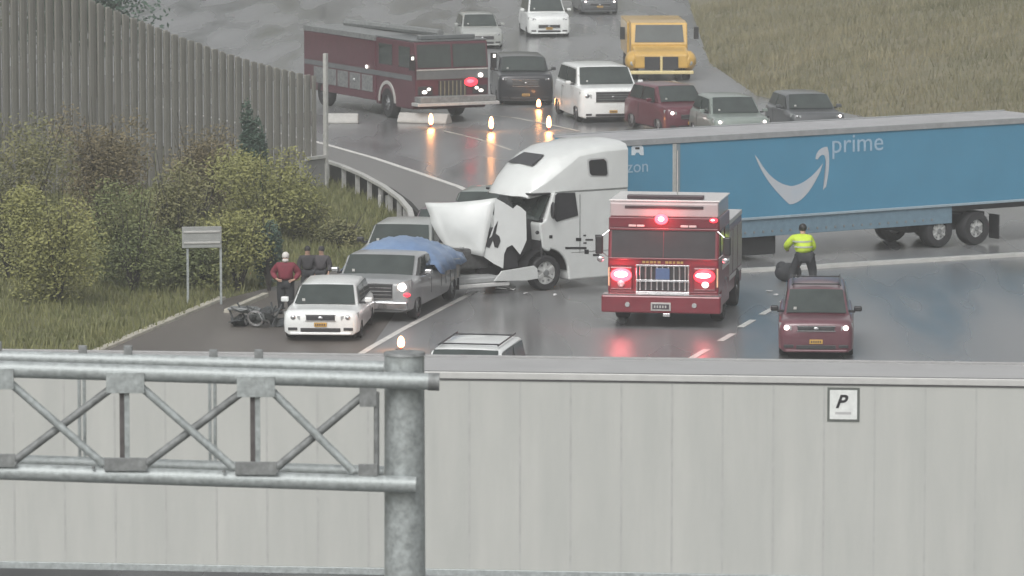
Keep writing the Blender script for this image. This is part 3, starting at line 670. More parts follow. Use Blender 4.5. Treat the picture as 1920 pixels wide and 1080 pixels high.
box('light_bar', FG, t, -.7, -.4, -1.1, 1.1, 2.965, 3.12, .03); box('chassis', BLK, t, -10.3, -.4, -.6, .6, .42, .6)
MB().tube((-9.8, 0, 3.05), (-1.0, 0, 3.15), .14, .14, 8).build('ladder_boom', STEELD, t)

# ------------------------------------------------------------------ yellow truck
YEL = paint('school_yellow', (.55, .34, .08), .12); YEP = paint('pale_yellow', (.66, .55, .28))
t = rootat('yellow_truck', 'yellow heavy truck with a split dark grille behind the white suv', 'truck', 1240, 152, 2)
MB().prism([(x, -1.1, z) for x, z in [(0, .5), (0, 1.08), (-.25, 1.18), (-1.3, 1.35), (-1.3, .5)]], (0, 2.2, 0)).build('hood', YEL, t, bevel=.08)
for sd_ in (-1, 1):
    MB().ball((-.55, sd_*1.12, .78), .6, .34, .42).build('fender', YEL, t, True); box('grille', DRK, t, 0, .03, sd_*.37-.31, sd_*.37+.31, .45, .98)
    MB().ball((-.05, sd_*1.15, .72), .06, .12, .11).build('headlight', LENS, t, True); wheel(t, -.75, sd_*1.05, .45, .3); wheel(t, -5.5, sd_*1.05, .45, .3)
    box('mirror', BLK, t, -1.4, -1.28, sd_*1.5-.1, sd_*1.5+.1, 1.6, 2.1)
box('grille_bar', YEP, t, 0, .05, -.045, .045, .42, 1.0); box('bumper', YEP, t, 0, .15, -1.3, 1.3, .28, .42, .03)
MB().prism([(x, -1.15, z) for x, z in [(-1.302, .5), (-1.302, 1.4), (-1.6, 2.25), (-2.9, 2.3), (-2.9, .5)]], (0, 2.3, 0)).build('cab', YEL, t, bevel=.05)
MB().prism([(-1.32, -1.0, 1.48), (-1.57, -.95, 2.16), (-1.57, .95, 2.16), (-1.32, 1.0, 1.48)], (.02, 0, .01)).build('windshield', GLASS, t)
box('cargo_body', YEL, t, -7.5, -2.95, -1.22, 1.22, .8, 2.2, .04); box('chassis', BLK, t, -7.3, -.3, -.5, .5, .45, .65)

# ------------------------------------------------------------------ white semi tractor + blue trailer
YAW = R(33); O = P(1025, 545)
fw = Vector((-math.cos(YAW), -math.sin(YAW), 0)); nl = Vector((math.sin(YAW), -math.cos(YAW), 0))
def uz(px, py, v=0.0):          # where a photo position falls on the near side (or a plane v metres in front of it): (u along the rig, z)
    d = ray(px, py); o = O+nl*v; tt = (o-CV).dot(nl)/d.dot(nl); p = CV+d*tt; return ((p-O).dot(fw), p.z)
RZ = math.atan2(fw.y, fw.x)
t = thing('semi_tractor', 'white semi tractor with its hood torn open facing left', 'truck', O, RZ)
# local frame: +X forward, +Y = toward the camera (driver side), near side at y = 0, far side at y = -2.4
SW = paint('tractor_white', (.60, .62, .61), .06)
WDT = 2.35
def UZ(lst): return [uz(*p) for p in lst]
# cab side outline with wheel arch, from the photograph
arch = [(.0+math.cos(a)*.66, .45+math.sin(a)*.62) for a in [math.pi*(.42+.58*k/8) for k in range(9)]]
low = [(-.20, 2.48), (.02, 1.80), (.20, 1.72), (.20, 1.64), (.14, 1.10), (.02, 1.02)]
cab = low + [(-.10, .98)] + [(u, z) for u, z in arch if u < -.12] + [(-.68, .22), (-2.45, .24), (-2.50, 2.5)]
MB().prism([(u, -WDT, z) for u, z in cab], (0, WDT, 0)).build('cab', SW, t, bevel=.05)
# roof fairing: lofted across the width
prof = [(.78, 2.38), (.70, 2.52), (.46, 2.80), (.10, 3.08), (-.40, 3.36), (-1.0, 3.55), (-1.7, 3.65), (-2.50, 3.68)]
rings = []
for u, z in prof:
    s = max(0, min(1, (.70-u)/1.7)); zl_ = 2.49-.15*max(0, 1-s*2.2); wv = WDT/2*(.80+.20*s**.6); tw = WDT/2*(.56+.30*s); zs = 2.5+(z-2.5)*(.25+.58*s); c = -WDT/2
    rings.append([Vector((u-(.35*abs(y)**2*(1-s)), c+yy, zz)) for y, yy, zz in ((1, wv, zl_), (1, wv, max(zl_+.02, min(z, zs))), (.85, tw+.06, z-.05*(z-2.48)), (.6, tw*.8, z), (0, 0, z+.03), (-.6, -tw*.8, z), (-.85, -tw-.06, z-.05*(z-2.48)), (-1, -wv, max(zl_+.02, min(z, zs))), (-1, -wv, zl_))])
MB().loft(rings).build('roof_fairing', SW, t, True, bevel=.02)
# skylight (dark panel in the fairing)
def fz(u): return lerp(sorted((a, b) for a, b in prof), u)
MB().loft([[Vector((u, y, fz(u)+.045)) for y in (-.62-.1*q, -.9, -1.18, -1.45, -1.73+.1*q)] for u, q in ((.05, 0), (-.05, 0), (-.15, .3), (-.28, .6), (-.38, 1))], False, False).build('skylight', DGLASS, t, solid=.02)
# window panes
def side_poly(name, pix, m, th=.02, v=.012, parent=None):
    pts = [(u, v-.008, z) for u, z in [uz(*p, v) for p in pix]]
    return MB().prism(pts, (0, th, 0)).build(name, m, parent or t, bevel=.008)
side_poly('door_window', [(1041, 366), (1046, 362), (1078, 361), (1084, 404), (1060, 411), (1044, 416), (1038, 408)], DGLASS)
side_poly('sleeper_window', [(1104, 303), (1108, 300), (1132, 298), (1137, 303), (1139, 326), (1136, 329), (1110, 329), (1106, 325)], DGLASS)
side_poly('window_gasket', [(1101, 300), (1106, 297), (1134, 295), (1140, 301), (1142, 328), (1138, 332), (1108, 332), (1103, 327)], mat('pale_gasket', (.45, .46, .46), .5), .008, .004)
MB().prism([(-.155, -.08, 2.40), (.18, -.08, 1.78), (.18, -WDT+.08, 1.78), (-.155, -WDT+.08, 2.40)], (.03, 0, .008)).build('windshield', GLASS, t)
box('door_seam', STEELD, t, -1.02, -1.0, .0, .008, .9, 2.4, 0); box('sleeper_seam', STEELD, t, -2.45, -.25, .0, .008, 2.47, 2.49, 0); box('skirt_seam', STEELD, t, -2.44, -.75, .0, .008, .92, .935, 0)
for a, b, c, d in ((1080, 446, 1090, 452), (1096, 468, 1104, 476), (1060, 463, 1100, 467), (1094, 440, 1099, 443), (1098, 448, 1112, 451), (1094, 454, 1100, 457), (1112, 476, 1124, 480), (1030, 441, 1036, 447)):
    side_poly('decal', [(a, b), (c, b), (c, d), (a, d)], BLK, .008)
side_poly('lower_vent', [(1116, 440), (1126, 440), (1128, 470), (1118, 472)], BLK, .012)
MB().ball((.30, .02, 1.50), .06, .03, .05).build('marker_lamp', BLK, t, True)
# black strip standing in for the shadow under the visor
box('visor_shadow', BLK, t, -.15, .42, -WDT+.15, -.05, 2.43, 2.485)
# wheels, chassis, tanks
wheel(t, 0, -.16, .45, .30, mat('white_rim', (.55, .56, .55), .4, .2, .15, 9), .66, 1)
wheel(t, 0, -WDT+.16, .45, .30, MATS['white_rim'], .66)
for x in (-4.1, -5.3):
    for y in (-.2, -WDT+.2): wheel(t, x, y, .46, .42, MATS['white_rim'], .55, 1 if y > -1 else -1)
box('chassis', BLK, t, -6.0, 1.5, -1.6, -.75, .42, .66, .02); box('fuel_tank', CHR, t, -3.4, -2.68, -.5, -.02, .3, .9, .1)
box('engine_bay', mat('engine_dark', (.03, .03, .033), .7, 0, .4, 8, .5), t, -.1, 1.25, -1.75, -.55, .62, 1.5, .06)
box('engine_block', mat('engine_grey', (.09, .09, .09), .6, .3, .4, 8, .5), t, 1.25, 2.6, -1.6, -.7, .58, 1.12, .08)
box('firewall', mat('engine_dark', (.03, .03, .033), .7), t, .10, .16, -WDT+.1, -.02, .8, 1.84, .01)
for k in range(5): MB().tube((.2+.22*k, -.72, 1.3-.03*k), (.42+.2*k, -.5, .8), .03, .03, 6).build('hose', BLK, t)
box('inner_panel', mat('engine_dark', (.03, .03, .033), .7), t, .14, 1.1, -.50, -.44, .75, 1.80, .03)
MB().tube((.5, -.42, 1.0), (.5, -.42, 1.6), .12, .10, 12).build('air_canister', mat('engine_grey', (.09, .09, .09), .6), t, True)
# wheel well dark liner
MB().loft([[Vector((math.cos(a)*.62, y, .45+math.sin(a)*.60)) for a in [math.pi*(.02+.96*k/14) for k in range(15)]] for y in (-.02, -.75)], False, False).build('wheel_well', BLK, t, True)
side_poly('side_fairing', [(940, 508), (1000, 498), (1006, 503), (1008, 522), (985, 526), (925, 527)], SW, .05, -.02)
box('front_bumper', mat('grey_bumper', (.35, .36, .36), .5), t, 1.25, 2.95, -1.9, -.1, .30, .44, .03)
box('bumper_edge', mat('pale_edge', (.58, .58, .57), .5), t, 1.1, 2.8, -.1, -.02, .20, .30, .02)
MB().ball((-.1, .14, 2.05), .06, .08, .22).build('mirror', BLK, t, True)
# the torn hood: two bent sheets in front of the engine
def rig(px, py, v):
    u, z = uz(px, py, v); return Vector((u, v, z))
V1, V2, V3 = -1.9, -.55, .05
hp = {'a': rig(797, 380, -1.9), 'b': rig(850, 381, -1.5), 'c': rig(905, 377, -1.1), 'd': rig(928, 371, -.75), 'e': rig(925, 425, -.45), 'f': rig(905, 480, -.42), 'g': rig(855, 479, -.8), 'h': rig(838, 470, -1.0), 'i': rig(815, 432, -1.5), 'm': rig(870, 425, -.95)}
A_, B_, C_, D_ = hp['a'], rig(931, 371, -.42), rig(906, 481, -.42), rig(838, 466, -1.25); hv = []; hf = []; nh = 10
hn = (B_-A_).cross(D_-A_).normalized(); hn = hn if hn.y > 0 else -hn
for jj in range(nh+1):
    for ii in range(nh+1):
        a_, b_ = ii/nh, jj/nh; q = (A_*(1-a_)+B_*a_)*(1-b_)+(D_*(1-a_)+C_*a_)*b_
        q = q+hn*(.16*math.sin(math.pi*a_*.9+.2)*math.sin(math.pi*min(1, b_*.9+.15)))+Vector((0, 0, -.05*math.sin(math.pi*a_)*(1-b_)))+hn*(.035*math.exp(-((a_-.5)**2+(b_-.8)**2)*40)*-1)
        if ii == 0: q = q+Vector((.10*math.sin(math.pi*b_), 0, 0))*(1 if b_ > .3 else .4)
        hv.append(q)
for jj in range(nh):
    for ii in range(nh): k_ = jj*(nh+1)+ii; hf.append((k_, k_+1, k_+nh+2, k_+nh+1))
ho = MB().add(hv, hf).build('torn_hood', SW, t, True, solid=.03)
fp = [(928, 371), (945, 380), (962, 391), (969, 384), (976, 388), (986, 397), (980, 410), (980, 430), (987, 450), (982, 462), (975, 477), (968, 464), (960, 459), (950, 464), (945, 476), (943, 503), (925, 494), (905, 480), (925, 425)]
hole = [(933, 415), (929, 438), (936, 443), (938, 452), (933, 465), (927, 463), (924, 450), (917, 465), (911, 462), (913, 450), (922, 443), (927, 426)]
fpr = [rig(x, y, -.40+.0055*(x-925)) for x, y in fp]
bm = bmesh.new(); vs = [bm.verts.new(p) for p in fpr]; bm.faces.new(vs); bmesh.ops.triangulate(bm, faces=bm.faces); me = bpy.data.meshes.new('torn_fender'); bm.to_mesh(me); bm.free(); me.materials.append(SW)
fo = bpy.data.objects.new('torn_fender', me); COL.objects.link(fo); fo.parent = t; q = fo.modifiers.new('solid', 'SOLIDIFY'); q.thickness = .03
MB().prism([rig(x, y, -.40+.0055*(x-925)+.03) for x, y in hole], (0, .012, 0)).build('ripped_gap', BLK, fo)
MB().tube(rig(862, 466, -.72), rig(870, 465, -.68), .03, .03, 8).build('hood_latch', STEELD, ho)
MB().prism([rig(x, y, -.3) for x, y in ((945, 470), (958, 460), (968, 472), (972, 500), (945, 505))], (0, -.2, 0)).build('crumpled_liner', DRK, t)
MB().prism([rig(x, y, -1.0) for x, y in ((848, 478), (905, 480), (945, 505), (940, 515), (850, 512))], (0, -.3, 0)).build('crushed_radiator', DRK, t)

# blue trailer, standing beyond the tractor, its nose behind the cab
VT = -2.5
tr = thing('box_trailer', 'blue semi trailer with a white curved arrow behind the white tractor', 'trailer', O+nl*VT, RZ)
BLU = mat('trailer_blue', (.078, .245, .375), .4, 0, .05, .8, .03, 8, .2)
RAIL = mat('trailer_rail', (.36, .37, .38), .45, .3, .15, 4); ROOF = mat('trailer_roof', (.36, .36, .37), .4, .1, .15, 1.5)
UN, UT, ZB, ZT = -3.35, -18.6, 1.2, 3.40
def box2(name, m, x0, x1, y0, y1, z0, z1, bevel=.01): return box(name, m, tr, x0, x1, y0, y1, z0, z1, bevel)
for a, b in ((UN-.02, -5.62), (-5.86, UT+.05)): box2('side_panel', BLU, b, a, -.02, 0, ZB, ZT, 0)
box2('front_wall', BLU, UN-.04, UN, -2.2, -.021, ZB, ZT); box2('far_wall', BLU, UT+.05, UN-.04, -2.22, -2.201, ZB, ZT); box2('rear_door', RAIL, UT, UT+.049, -2.2, -.021, ZB, ZT)
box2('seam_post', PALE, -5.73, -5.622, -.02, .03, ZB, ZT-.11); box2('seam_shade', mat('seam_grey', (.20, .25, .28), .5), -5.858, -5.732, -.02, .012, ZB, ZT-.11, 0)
box2('roof', ROOF, UT, UN, -2.22, 0, ZT, ZT+.05); box2('top_rail', RAIL, UT, UN, .002, .035, ZT-.10, ZT+.06); box2('far_rail', RAIL, UT, UN, -2.3, -2.23, ZT, ZT+.08)
box2('bottom_rail', mat('bottom_rail_blue', (.30, .38, .43), .45), UT, UN, .0, .03, ZB-.07, ZB)
box2('side_skirt', mat('skirt_blue', (.15, .23, .29), .5), -15.0, -3.5, -.06, -.02, .66, ZB-.075)
box2('floor', BLK, UT+.02, UN-.05, -2.2, -.08, .98, 1.15)
stud = box2('marker_stud', STEELD, -.03, .03, -.019, -.01, .76, .82, 0); stud.location.x = -8.0
for k in range(1, 22): instance(stud, tr, loc=(-8.0-k*.3, 0, 0))
box2('under_box', mat('under_dark', (.05, .052, .055), .7), -9.3, -7.7, -1.9, -.4, .12, .62, .03)
for y in (-.5, -2.0): box2('landing_leg', STEELD, -6.4, -6.25, y-.07, y+.07, .02, .98)
for x in (-14.6, -15.9):
    for y in (-.25, -2.25): wheel(tr, x, y, .46, .42, MATS['white_rim'], .55, 1 if y > -1 else -1)
box2('bogie', BLK, -16.6, -13.9, -1.9, -.6, .4, .85); box2('mud_flap', BLK, -16.7, -16.67, -.5, -.05, .12, .8)
# smile arrow
LOGO = mat('logo_pale', (.42, .48, .54), .45, 0, .15, 2, col2=(.50, .50, .52)); TXT = mat('logo_text', (.33, .45, .56), .45)
def bez(pts, n=14):
    out = []
    for a, b, c in pts:
        for k in range(n):
            s = k/n; out.append(((1-s)**2*a[0]+2*s*(1-s)*b[0]+s*s*c[0], (1-s)**2*a[1]+2*s*(1-s)*b[1]+s*s*c[1]))
    return out
def flat(name, pix, m, v, parent, rib=False):
    pts = [uz(*p, VT+v) for p in pix]; bm = bmesh.new(); vv = [bm.verts.new((u, v, z)) for u, z in pts]; f = bm.faces.new(vv); bmesh.ops.triangulate(bm, faces=[f])
    r_ = bmesh.ops.extrude_face_region(bm, geom=bm.faces[:]); bmesh.ops.translate(bm, verts=[g for g in r_['geom'] if isinstance(g, bmesh.types.BMVert)], vec=(0, .004, 0)); bmesh.ops.recalc_face_normals(bm, faces=bm.faces)
    me = bpy.data.meshes.new(name); bm.to_mesh(me); bm.free(); me.materials.append(m); o = bpy.data.objects.new(name, me); COL.objects.link(o); o.parent = parent; return o
smile = bez([((1415, 290), (1432, 340), (1480, 383)), ((1480, 383), (1512, 383), (1543, 310))]) + bez([((1543, 306), (1515, 345), (1484, 349)), ((1484, 349), (1445, 345), (1418, 291))])
flat('curved_logo', smile, LOGO, .006, tr)
hook = bez([((1529, 298), (1531, 277), (1551, 275)), ((1551, 275), (1560, 300), (1547, 358))]) + bez([((1543, 356), (1552, 310), (1546, 292)), ((1546, 292), (1540, 286), (1532, 301))])
flat('logo_hook', hook, LOGO, .006, tr)
def text(name, body, loc_uz, size, m, v, parent, shear=0, sx=1.0, frame=None, bold=False):
    cu = bpy.data.curves.new(name, 'FONT'); cu.body = body; cu.size = size; cu.extrude = .003; cu.shear = shear; cu.resolution_u = 3
    if bold: cu.offset = .012*size*1.2
    ob = bpy.data.objects.new(name+'_tmp', cu); COL.objects.link(ob); dg = bpy.context.evaluated_depsgraph_get(); me = bpy.data.meshes.new_from_object(ob.evaluated_get(dg))
    bpy.data.objects.remove(ob); me.name = name; me.materials.clear(); me.materials.append(m)
    o = bpy.data.objects.new(name, me); COL.objects.link(o); o.parent = parent
    # text x runs against local +X (image left to right), y up, facing +Y
    o.matrix_local = Matrix.Translation((loc_uz[0], v, loc_uz[1])) @ Matrix(((-sx, 0, 0, 0), (0, 0, 1, 0), (0, 1, 0, 0), (0, 0, 0, 1)))
    return o
text('trailer_text', 'amazon', uz(1128, 327, VT), .46, TXT, .008, tr, sx=1.05)
text('trailer_text', 'prime', uz(1558, 287, VT), .72, TXT, .008, tr, sx=1.05)
flat('logo_badge', [(1184, 291), (1184, 276), (1188, 272), (1202, 272), (1206, 276), (1207, 291), (1201, 291), (1197, 286), (1193, 286), (1190, 291)], mat('badge_white', (.6, .66, .7), .5), .006, tr)
flat('badge_dot', [(1191, 276), (1199, 276), (1199, 280), (1191, 280)], BLK, .012, tr)

# ------------------------------------------------------------------ barrier behind the trailer
BAR = mat('barrier_concrete', (.36, .36, .345), .7, 0, .15, 3, .2)
k3 = strip_box('median_kerb', [P(1330, 513), P(1475, 506), P(1620, 497), P(2080, 470)], .35, -.02, .09, BAR); k3['kind'] = 'structure'
bpr = [(-.3, 0), (-.3, .08), (-.14, .3), (-.1, .36), (.1, .36), (.14, .3), (.3, .08), (.3, 0)]
for (xa, ya), (xb, yb), lb in (((606, 231), (672, 231), 'pale low concrete block on the road left of the far fire truck wheel'), ((750, 229), (842, 232), 'pale low concrete block under the bumper of the far fire truck')):
    a = P(xa, ya); b = P(xb, yb); o = MB().loft([[Vector((x, y, z)) for y, z in bpr] for x in (0, (b-a).length)]).build('concrete_block', BAR, None, bevel=.03)
    o.location = a; o.rotation_euler = (0, 0, math.atan2((b-a).y, (b-a).x)); tag(o, lb, 'concrete block', 'low concrete blocks on the road')

# ================================================================== flares
def flare(px, py, h, label, e=1.0):
    p = P(px, py); t = thing('road_flare', label, 'flare', (p.x, p.y, .01), 0, 'burning road flares')
    MB().tube((-.04, 0, 0), (-.04, 0, .02), .09, .09, 10).build('stand', BLK, t)
    MB().tube((0, 0, 0), (.0, 0, h*.2), .028, .028, 8).build('stick', mat('flare_red', (.5, .05, .03), .6), t)
    MB().loft([[Vector((math.cos(a)*r, math.sin(a)*r, z)) for a in [2*math.pi*k/8 for k in range(8)]] for z, r in ((h*.18, .04), (h*.28, .075), (h*.55, .085), (h*.85, .065), (h, .03), (h*1.04, .005))]).build('flame', GAMB, t, True)
    l = lamp('flare_light', '', (0, -.12, h*.7), (1, .40, .12), 34*e, .12); l.parent = t
flare(808, 238, .46, 'burning flare in front of the dark fire truck bumper', 1)
flare(921, 246, .50, 'burning flare second from the left in the far row', 1)
flare(1029, 244, .48, 'burning flare nearest to the front wheel of the white suv', 1)
flare(1010, 204, .34, 'small burning flare under the front of the black suv', .5)
flare(752, 656, .30, 'burning flare beside the white lane line at the front', 1)

# ================================================================== crash debris
t = thing('wreckage', 'heap of dark wreckage with a bent metal ring beside the white sedan', 'wreckage', P(482, 612), R(-12))
rnd = random.Random(11); DG = mat('debris_dark', (.055, .06, .062), .5, .3, .4, 6, .4); DG2 = mat('debris_grey', (.19, .20, .20), .45, .3, .3, 6, .4)
for k in range(16):
    a = Matrix.Translation((rnd.uniform(-.65, .6), rnd.uniform(-.35, .45), rnd.uniform(.08, .42))) @ Matrix.Rotation(rnd.uniform(0, 3), 4, 'Z') @ Matrix.Rotation(rnd.uniform(-.7, .7), 4, 'X') @ Matrix.Rotation(rnd.uniform(-.5, .5), 4, 'Y')
    w, d_ = rnd.uniform(.14, .34), rnd.uniform(.08, .2); vs = []
    for i in range(4):
        for j in range(4): vs.append(a @ Vector((-w+2*w*i/3, -d_+2*d_*j/3, rnd.uniform(-.05, .05))))
    MB().add(vs, [(i*4+j, i*4+j+1, i*4+j+5, i*4+j+4) for i in range(3) for j in range(3)]).build('bent_panel', DG if k % 3 else DG2, t, solid=.02)
rg = [[Vector((.06+math.cos(2*math.pi*k/20)*r, -.38+y*.6-.1*math.sin(2*math.pi*k/20), .24+math.sin(2*math.pi*k/20)*r)) for r, y in ((.15, 0), (.20, 0), (.20, .12), (.15, .12))] for k in range(21)]
MB().loft(rg, True, False).build('metal_ring', CHR, t, True)
for k in range(7):
    x, y = rnd.uniform(-.7, .6), rnd.uniform(-.3, .3); MB().tube((x, y, .05), (x+rnd.uniform(-.4, .4), y+.2, rnd.uniform(.3, .6)), .025, .025, 6).build('bent_pipe', DG, t)
MB().box(-.75, -.1, .05, .5, .36, .42).build('torn_bumper', DG2, t, bevel=.02)
PLS = mat('plastic_shard_white', (.6, .6, .6), .5)
for k, (x, y, s) in enumerate(((938, 543, .14), (952, 540, .18), (962, 545, .1), (1442, 548, .09), (1455, 556, .07), (905, 552, .08), (985, 553, .07), (1040, 556, .06))):
    p = P(x, y); a = rnd.random()*3; m = MB(); pts = [Vector((math.cos(q)*s*rnd.uniform(.6, 1.2), math.sin(q)*s*rnd.uniform(.5, 1.1), rnd.uniform(.0, .05))) for q in (0, 1.2, 2.4, 3.7, 5)]
    o = m.prism(pts, (0, 0, .02)).build('shard', PLS, None); o.location = (p.x, p.y, .012); tag(o, ['pale shard on the wet road under the torn hood, left of three', 'largest pale shard on the wet road under the torn hood', 'pale shard under the truck fairing, right of three', 'white fragment left of the bending worker', 'small white fragment near the lane dashes by the worker', 'tiny shard at the end of the white lane line', 'tiny shard in front of the tractor wheel', 'tiny shard on the road right of the tractor wheel'][k], 'debris', 'shards scattered on the road')

# ================================================================== people
def skin(name, chains, m, parent, sub=2):
    bm = bmesh.new(); ly = bm.verts.layers.skin.verify(); vd = {}
    def vert(k, p, r):
        if k in vd: return vd[k]
        v = bm.verts.new(p); v[ly].radius = (r, r) if not isinstance(r, tuple) else r; vd[k] = v; return v
    first = True
    for ch in chains:
        prev = None
        for k, p, r in ch:
            v = vert(k, p, r)
            if first: v[ly].use_root = True; first = False
            if prev is not None and bm.edges.get((prev, v)) is None: bm.edges.new((prev, v))
            prev = v
    me = bpy.data.meshes.new(name); bm.to_mesh(me); bm.free(); me.materials.append(m)
    o = bpy.data.objects.new(name, me); COL.objects.link(o); o.parent = parent
    q = o.modifiers.new('skin', 'SKIN'); q.use_smooth_shade = True; q.branch_smoothing = .3
    q = o.modifiers.new('sub', 'SUBSURF'); q.levels = q.render_levels = sub
    return o
SKIN = mat('skin', (.42, .26, .19), .6)
def person(px, py, face, label, J, top, bottom, topname, hair, H=1.52, group=None, bulk=1.0, z0=0.0):
    """J: joint positions for a 1.75 m figure; x to its left, y forward (negative = toward what it faces), z up"""
    p = P(px, py); t = thing('person', label, 'person', (p.x, p.y, z0), face, group); k = H/1.75
    t.scale = (k*1.12, k*1.05, k)
    V = {a: Vector(b) for a, b in J.items()}
    def ch(keys, rs): return [(a, V[a], r) for a, r in zip(keys, rs)]
    sides = ('l', 'r')
    body = [ch(['pelvis', 'belly', 'chest', 'neck', 'head0', 'head1'], [.13, .125, .145, .05, .085, .075])]
    for s in sides:
        body.append(ch(['chest', 'sh'+s, 'el'+s, 'wr'+s, 'ha'+s], [.145, .062, .045, .03, .035])); body.append(ch(['pelvis', 'hip'+s, 'kn'+s, 'an'+s, 'to'+s], [.13, .085, .06, .042, .035]))
        h = V['ha'+s]; d = (h-V['wr'+s]).normalized(); sd_ = d.cross(Vector((0, 1, 0))).normalized() if abs(d.y) < .9 else Vector((1, 0, 0))
        for i, (off, ln) in enumerate(((-.032, .065), (-.011, .08), (.011, .075), (.032, .058))):
            b = h+sd_*off+d*.02; body.append([('ha'+s, h, .035), (f'f{s}{i}', b+d*.03, .009), (f'g{s}{i}', b+d*(.03+ln*.6)+Vector((0, -.012, 0)), .008)])
        body.append([('ha'+s, h, .035), (f't{s}', h+sd_*-.045, .010), (f'u{s}', h+sd_*-.055+d*.04, .009)])
    skin('body', body, SKIN, t)
    jk = [ch(['pelvis', 'belly', 'chest', 'neck'], [.165*bulk, .165*bulk, .18*bulk, .075])]
    for s in sides: jk.append(ch(['chest', 'sh'+s, 'el'+s, 'wr'+s], [.18*bulk, .09*bulk, .07*bulk, .055]))
    skin(topname, jk, top, t)
    tg = [ch(['pelvis'], [.16])]
    for s in sides: tg.append([('pelvis', V['pelvis']-Vector((0, 0, .03)), .165), *ch(['hip'+s, 'kn'+s, 'an'+s], [.11*bulk, .085*bulk, .068])])
    tg = tg[1:]; skin('trousers', tg, bottom, t)
    for s in sides:
        a = V['an'+s]; b = V['to'+s]; MB().ball((a+b)/2+Vector((0, 0, -.015)), .06, max(.12, abs(a.y-b.y)*.75+.07), .055).build('shoe', BLK, t, True)
    hd = (V['head0']+V['head1'])/2
    if hair: MB().ball(hd+Vector((0, .02, .035)), .098, .108, .12).build(hair[0], hair[1], t, True)
    for s in (-1, 1): MB().ball(hd+Vector((s*.033, -.092, .0)), .012, .008, .008).build('eye', BLK, t, True)
    MB().ball(hd+Vector((0, -.105, -.025)), .014, .018, .022).build('nose', SKIN, t, True)
    return t, V, hd
STAND = {'pelvis': (0, 0, .95), 'belly': (0, 0, 1.12), 'chest': (0, 0, 1.33), 'neck': (0, 0, 1.48), 'head0': (0, -.01, 1.60), 'head1': (0, -.01, 1.68)}
for s, q in (('l', 1), ('r', -1)):
    STAND.update({'sh'+s: (q*.19, 0, 1.40), 'el'+s: (q*.26, .03, 1.14), 'wr'+s: (q*.25, -.08, .92), 'ha'+s: (q*.245, -.10, .84), 'hip'+s: (q*.10, 0, .88), 'kn'+s: (q*.12, -.02, .50), 'an'+s: (q*.13, .03, .09), 'to'+s: (q*.14, -.13, .05)})
VEST = mat('hi_vis_yellow', (.50, .66, .05), .6, 0, .12, 5); TROU = mat('dark_trousers', (.03, .032, .036), .8); MJ = mat('maroon_jacket', (.16, .02, .035), .8, 0, .2, 6); HAIR = mat('black_hair', (.015, .014, .014), .6); CAPW = mat('white_cap', (.6, .58, .55), .8)
DJ = mat('dark_jacket', (.035, .033, .036), .8); VSD = mat('vest_band', (.5, .52, .45), .35)
# worker: back to the camera, bending to the left with legs apart
J = dict(STAND); J.update({'pelvis': (0, .05, .86), 'belly': (.03, -.02, 1.04), 'chest': (.06, -.12, 1.24), 'neck': (.04, -.20, 1.38), 'head0': (.03, -.26, 1.49), 'head1': (.03, -.27, 1.57),
    'shl': (.26, -.12, 1.30), 'ell': (.42, -.20, 1.08), 'wrl': (.40, -.40, .95), 'hal': (.39, -.47, .92), 'shr': (-.13, -.12, 1.30), 'elr': (-.22, -.18, 1.02), 'wrr': (-.12, -.38, .90), 'har': (-.10, -.46, .87),
    'hipl': (.12, .04, .80), 'knl': (.26, -.05, .45), 'anl': (.34, .03, .09), 'tol': (.40, -.12, .05), 'hipr': (-.12, .04, .80), 'knr': (-.20, -.05, .45), 'anr': (-.22, .05, .09), 'tor': (-.25, -.1, .05)})
t, V, hd = person(1508, 537, R(180), 'worker in a yellow hi vis vest leaning over behind the maroon crossover', J, VEST, TROU, 'hi_vis_vest', ('hair', HAIR), 1.66, bulk=1.36)
for z_, rx_, ry_, cx_, cy_ in ((1.06, .235, .225, .03, -.03), (1.20, .25, .24, .05, -.10)):
    MB().loft([[Vector((cx_+math.cos(a)*rx_*q, cy_+math.sin(a)*ry_*q, zq)) for a in [2*math.pi*k/20 for k in range(20)]] for zq, q in ((z_, 1), (z_+.045, 1.01))], True, False).build('reflective_band', VSD, t, True)
t = thing('equipment_bag', 'bulky black bag on the road at the feet of the worker', 'bag', P(1474, 528), R(10))
MB().ball((.05, 0, .24), .36, .24, .25, 12, 8).ball((-.12, .02, .36), .16, .14, .17, 10, 7).build('bag', TROU, t, True); MB().box(.06, .22, -.23, -.20, .12, .2).build('label_tag', PALE, t)
# man in maroon jacket by the sedan, facing the camera
J = dict(STAND); J.update({'elr': (-.34, .05, 1.16), 'wrr': (-.22, -.16, 1.02), 'har': (-.15, -.2, 1.0), 'ell': (.34, .05, 1.16), 'wrl': (.24, -.16, 1.0), 'hal': (.18, -.2, .98)})
t, V, hd = person(536, 588, R(-4), 'man in a maroon jacket and white cap standing behind the white sedan', J, MJ, TROU, 'jacket', ('cap', CAPW), 1.48, bulk=1.38)
MB().ball(hd+Vector((0, -.035, -.09)), .085, .08, .06).build('white_beard', CAPW, t, True)
person(577, 560, R(10), 'person in dark clothes with dark hair, nearer to the man in maroon', STAND, DJ, TROU, 'jacket', ('hair', HAIR), 1.05+.25, 'dark clothed people by the pickup', 1.2)
person(603, 560, R(-15), 'person in dark clothes beside the pickup hood', STAND, mat('charcoal_jacket', (.055, .05, .055), .8), TROU, 'jacket', ('hood', DJ), 1.30, 'dark clothed people by the pickup', 1.2)

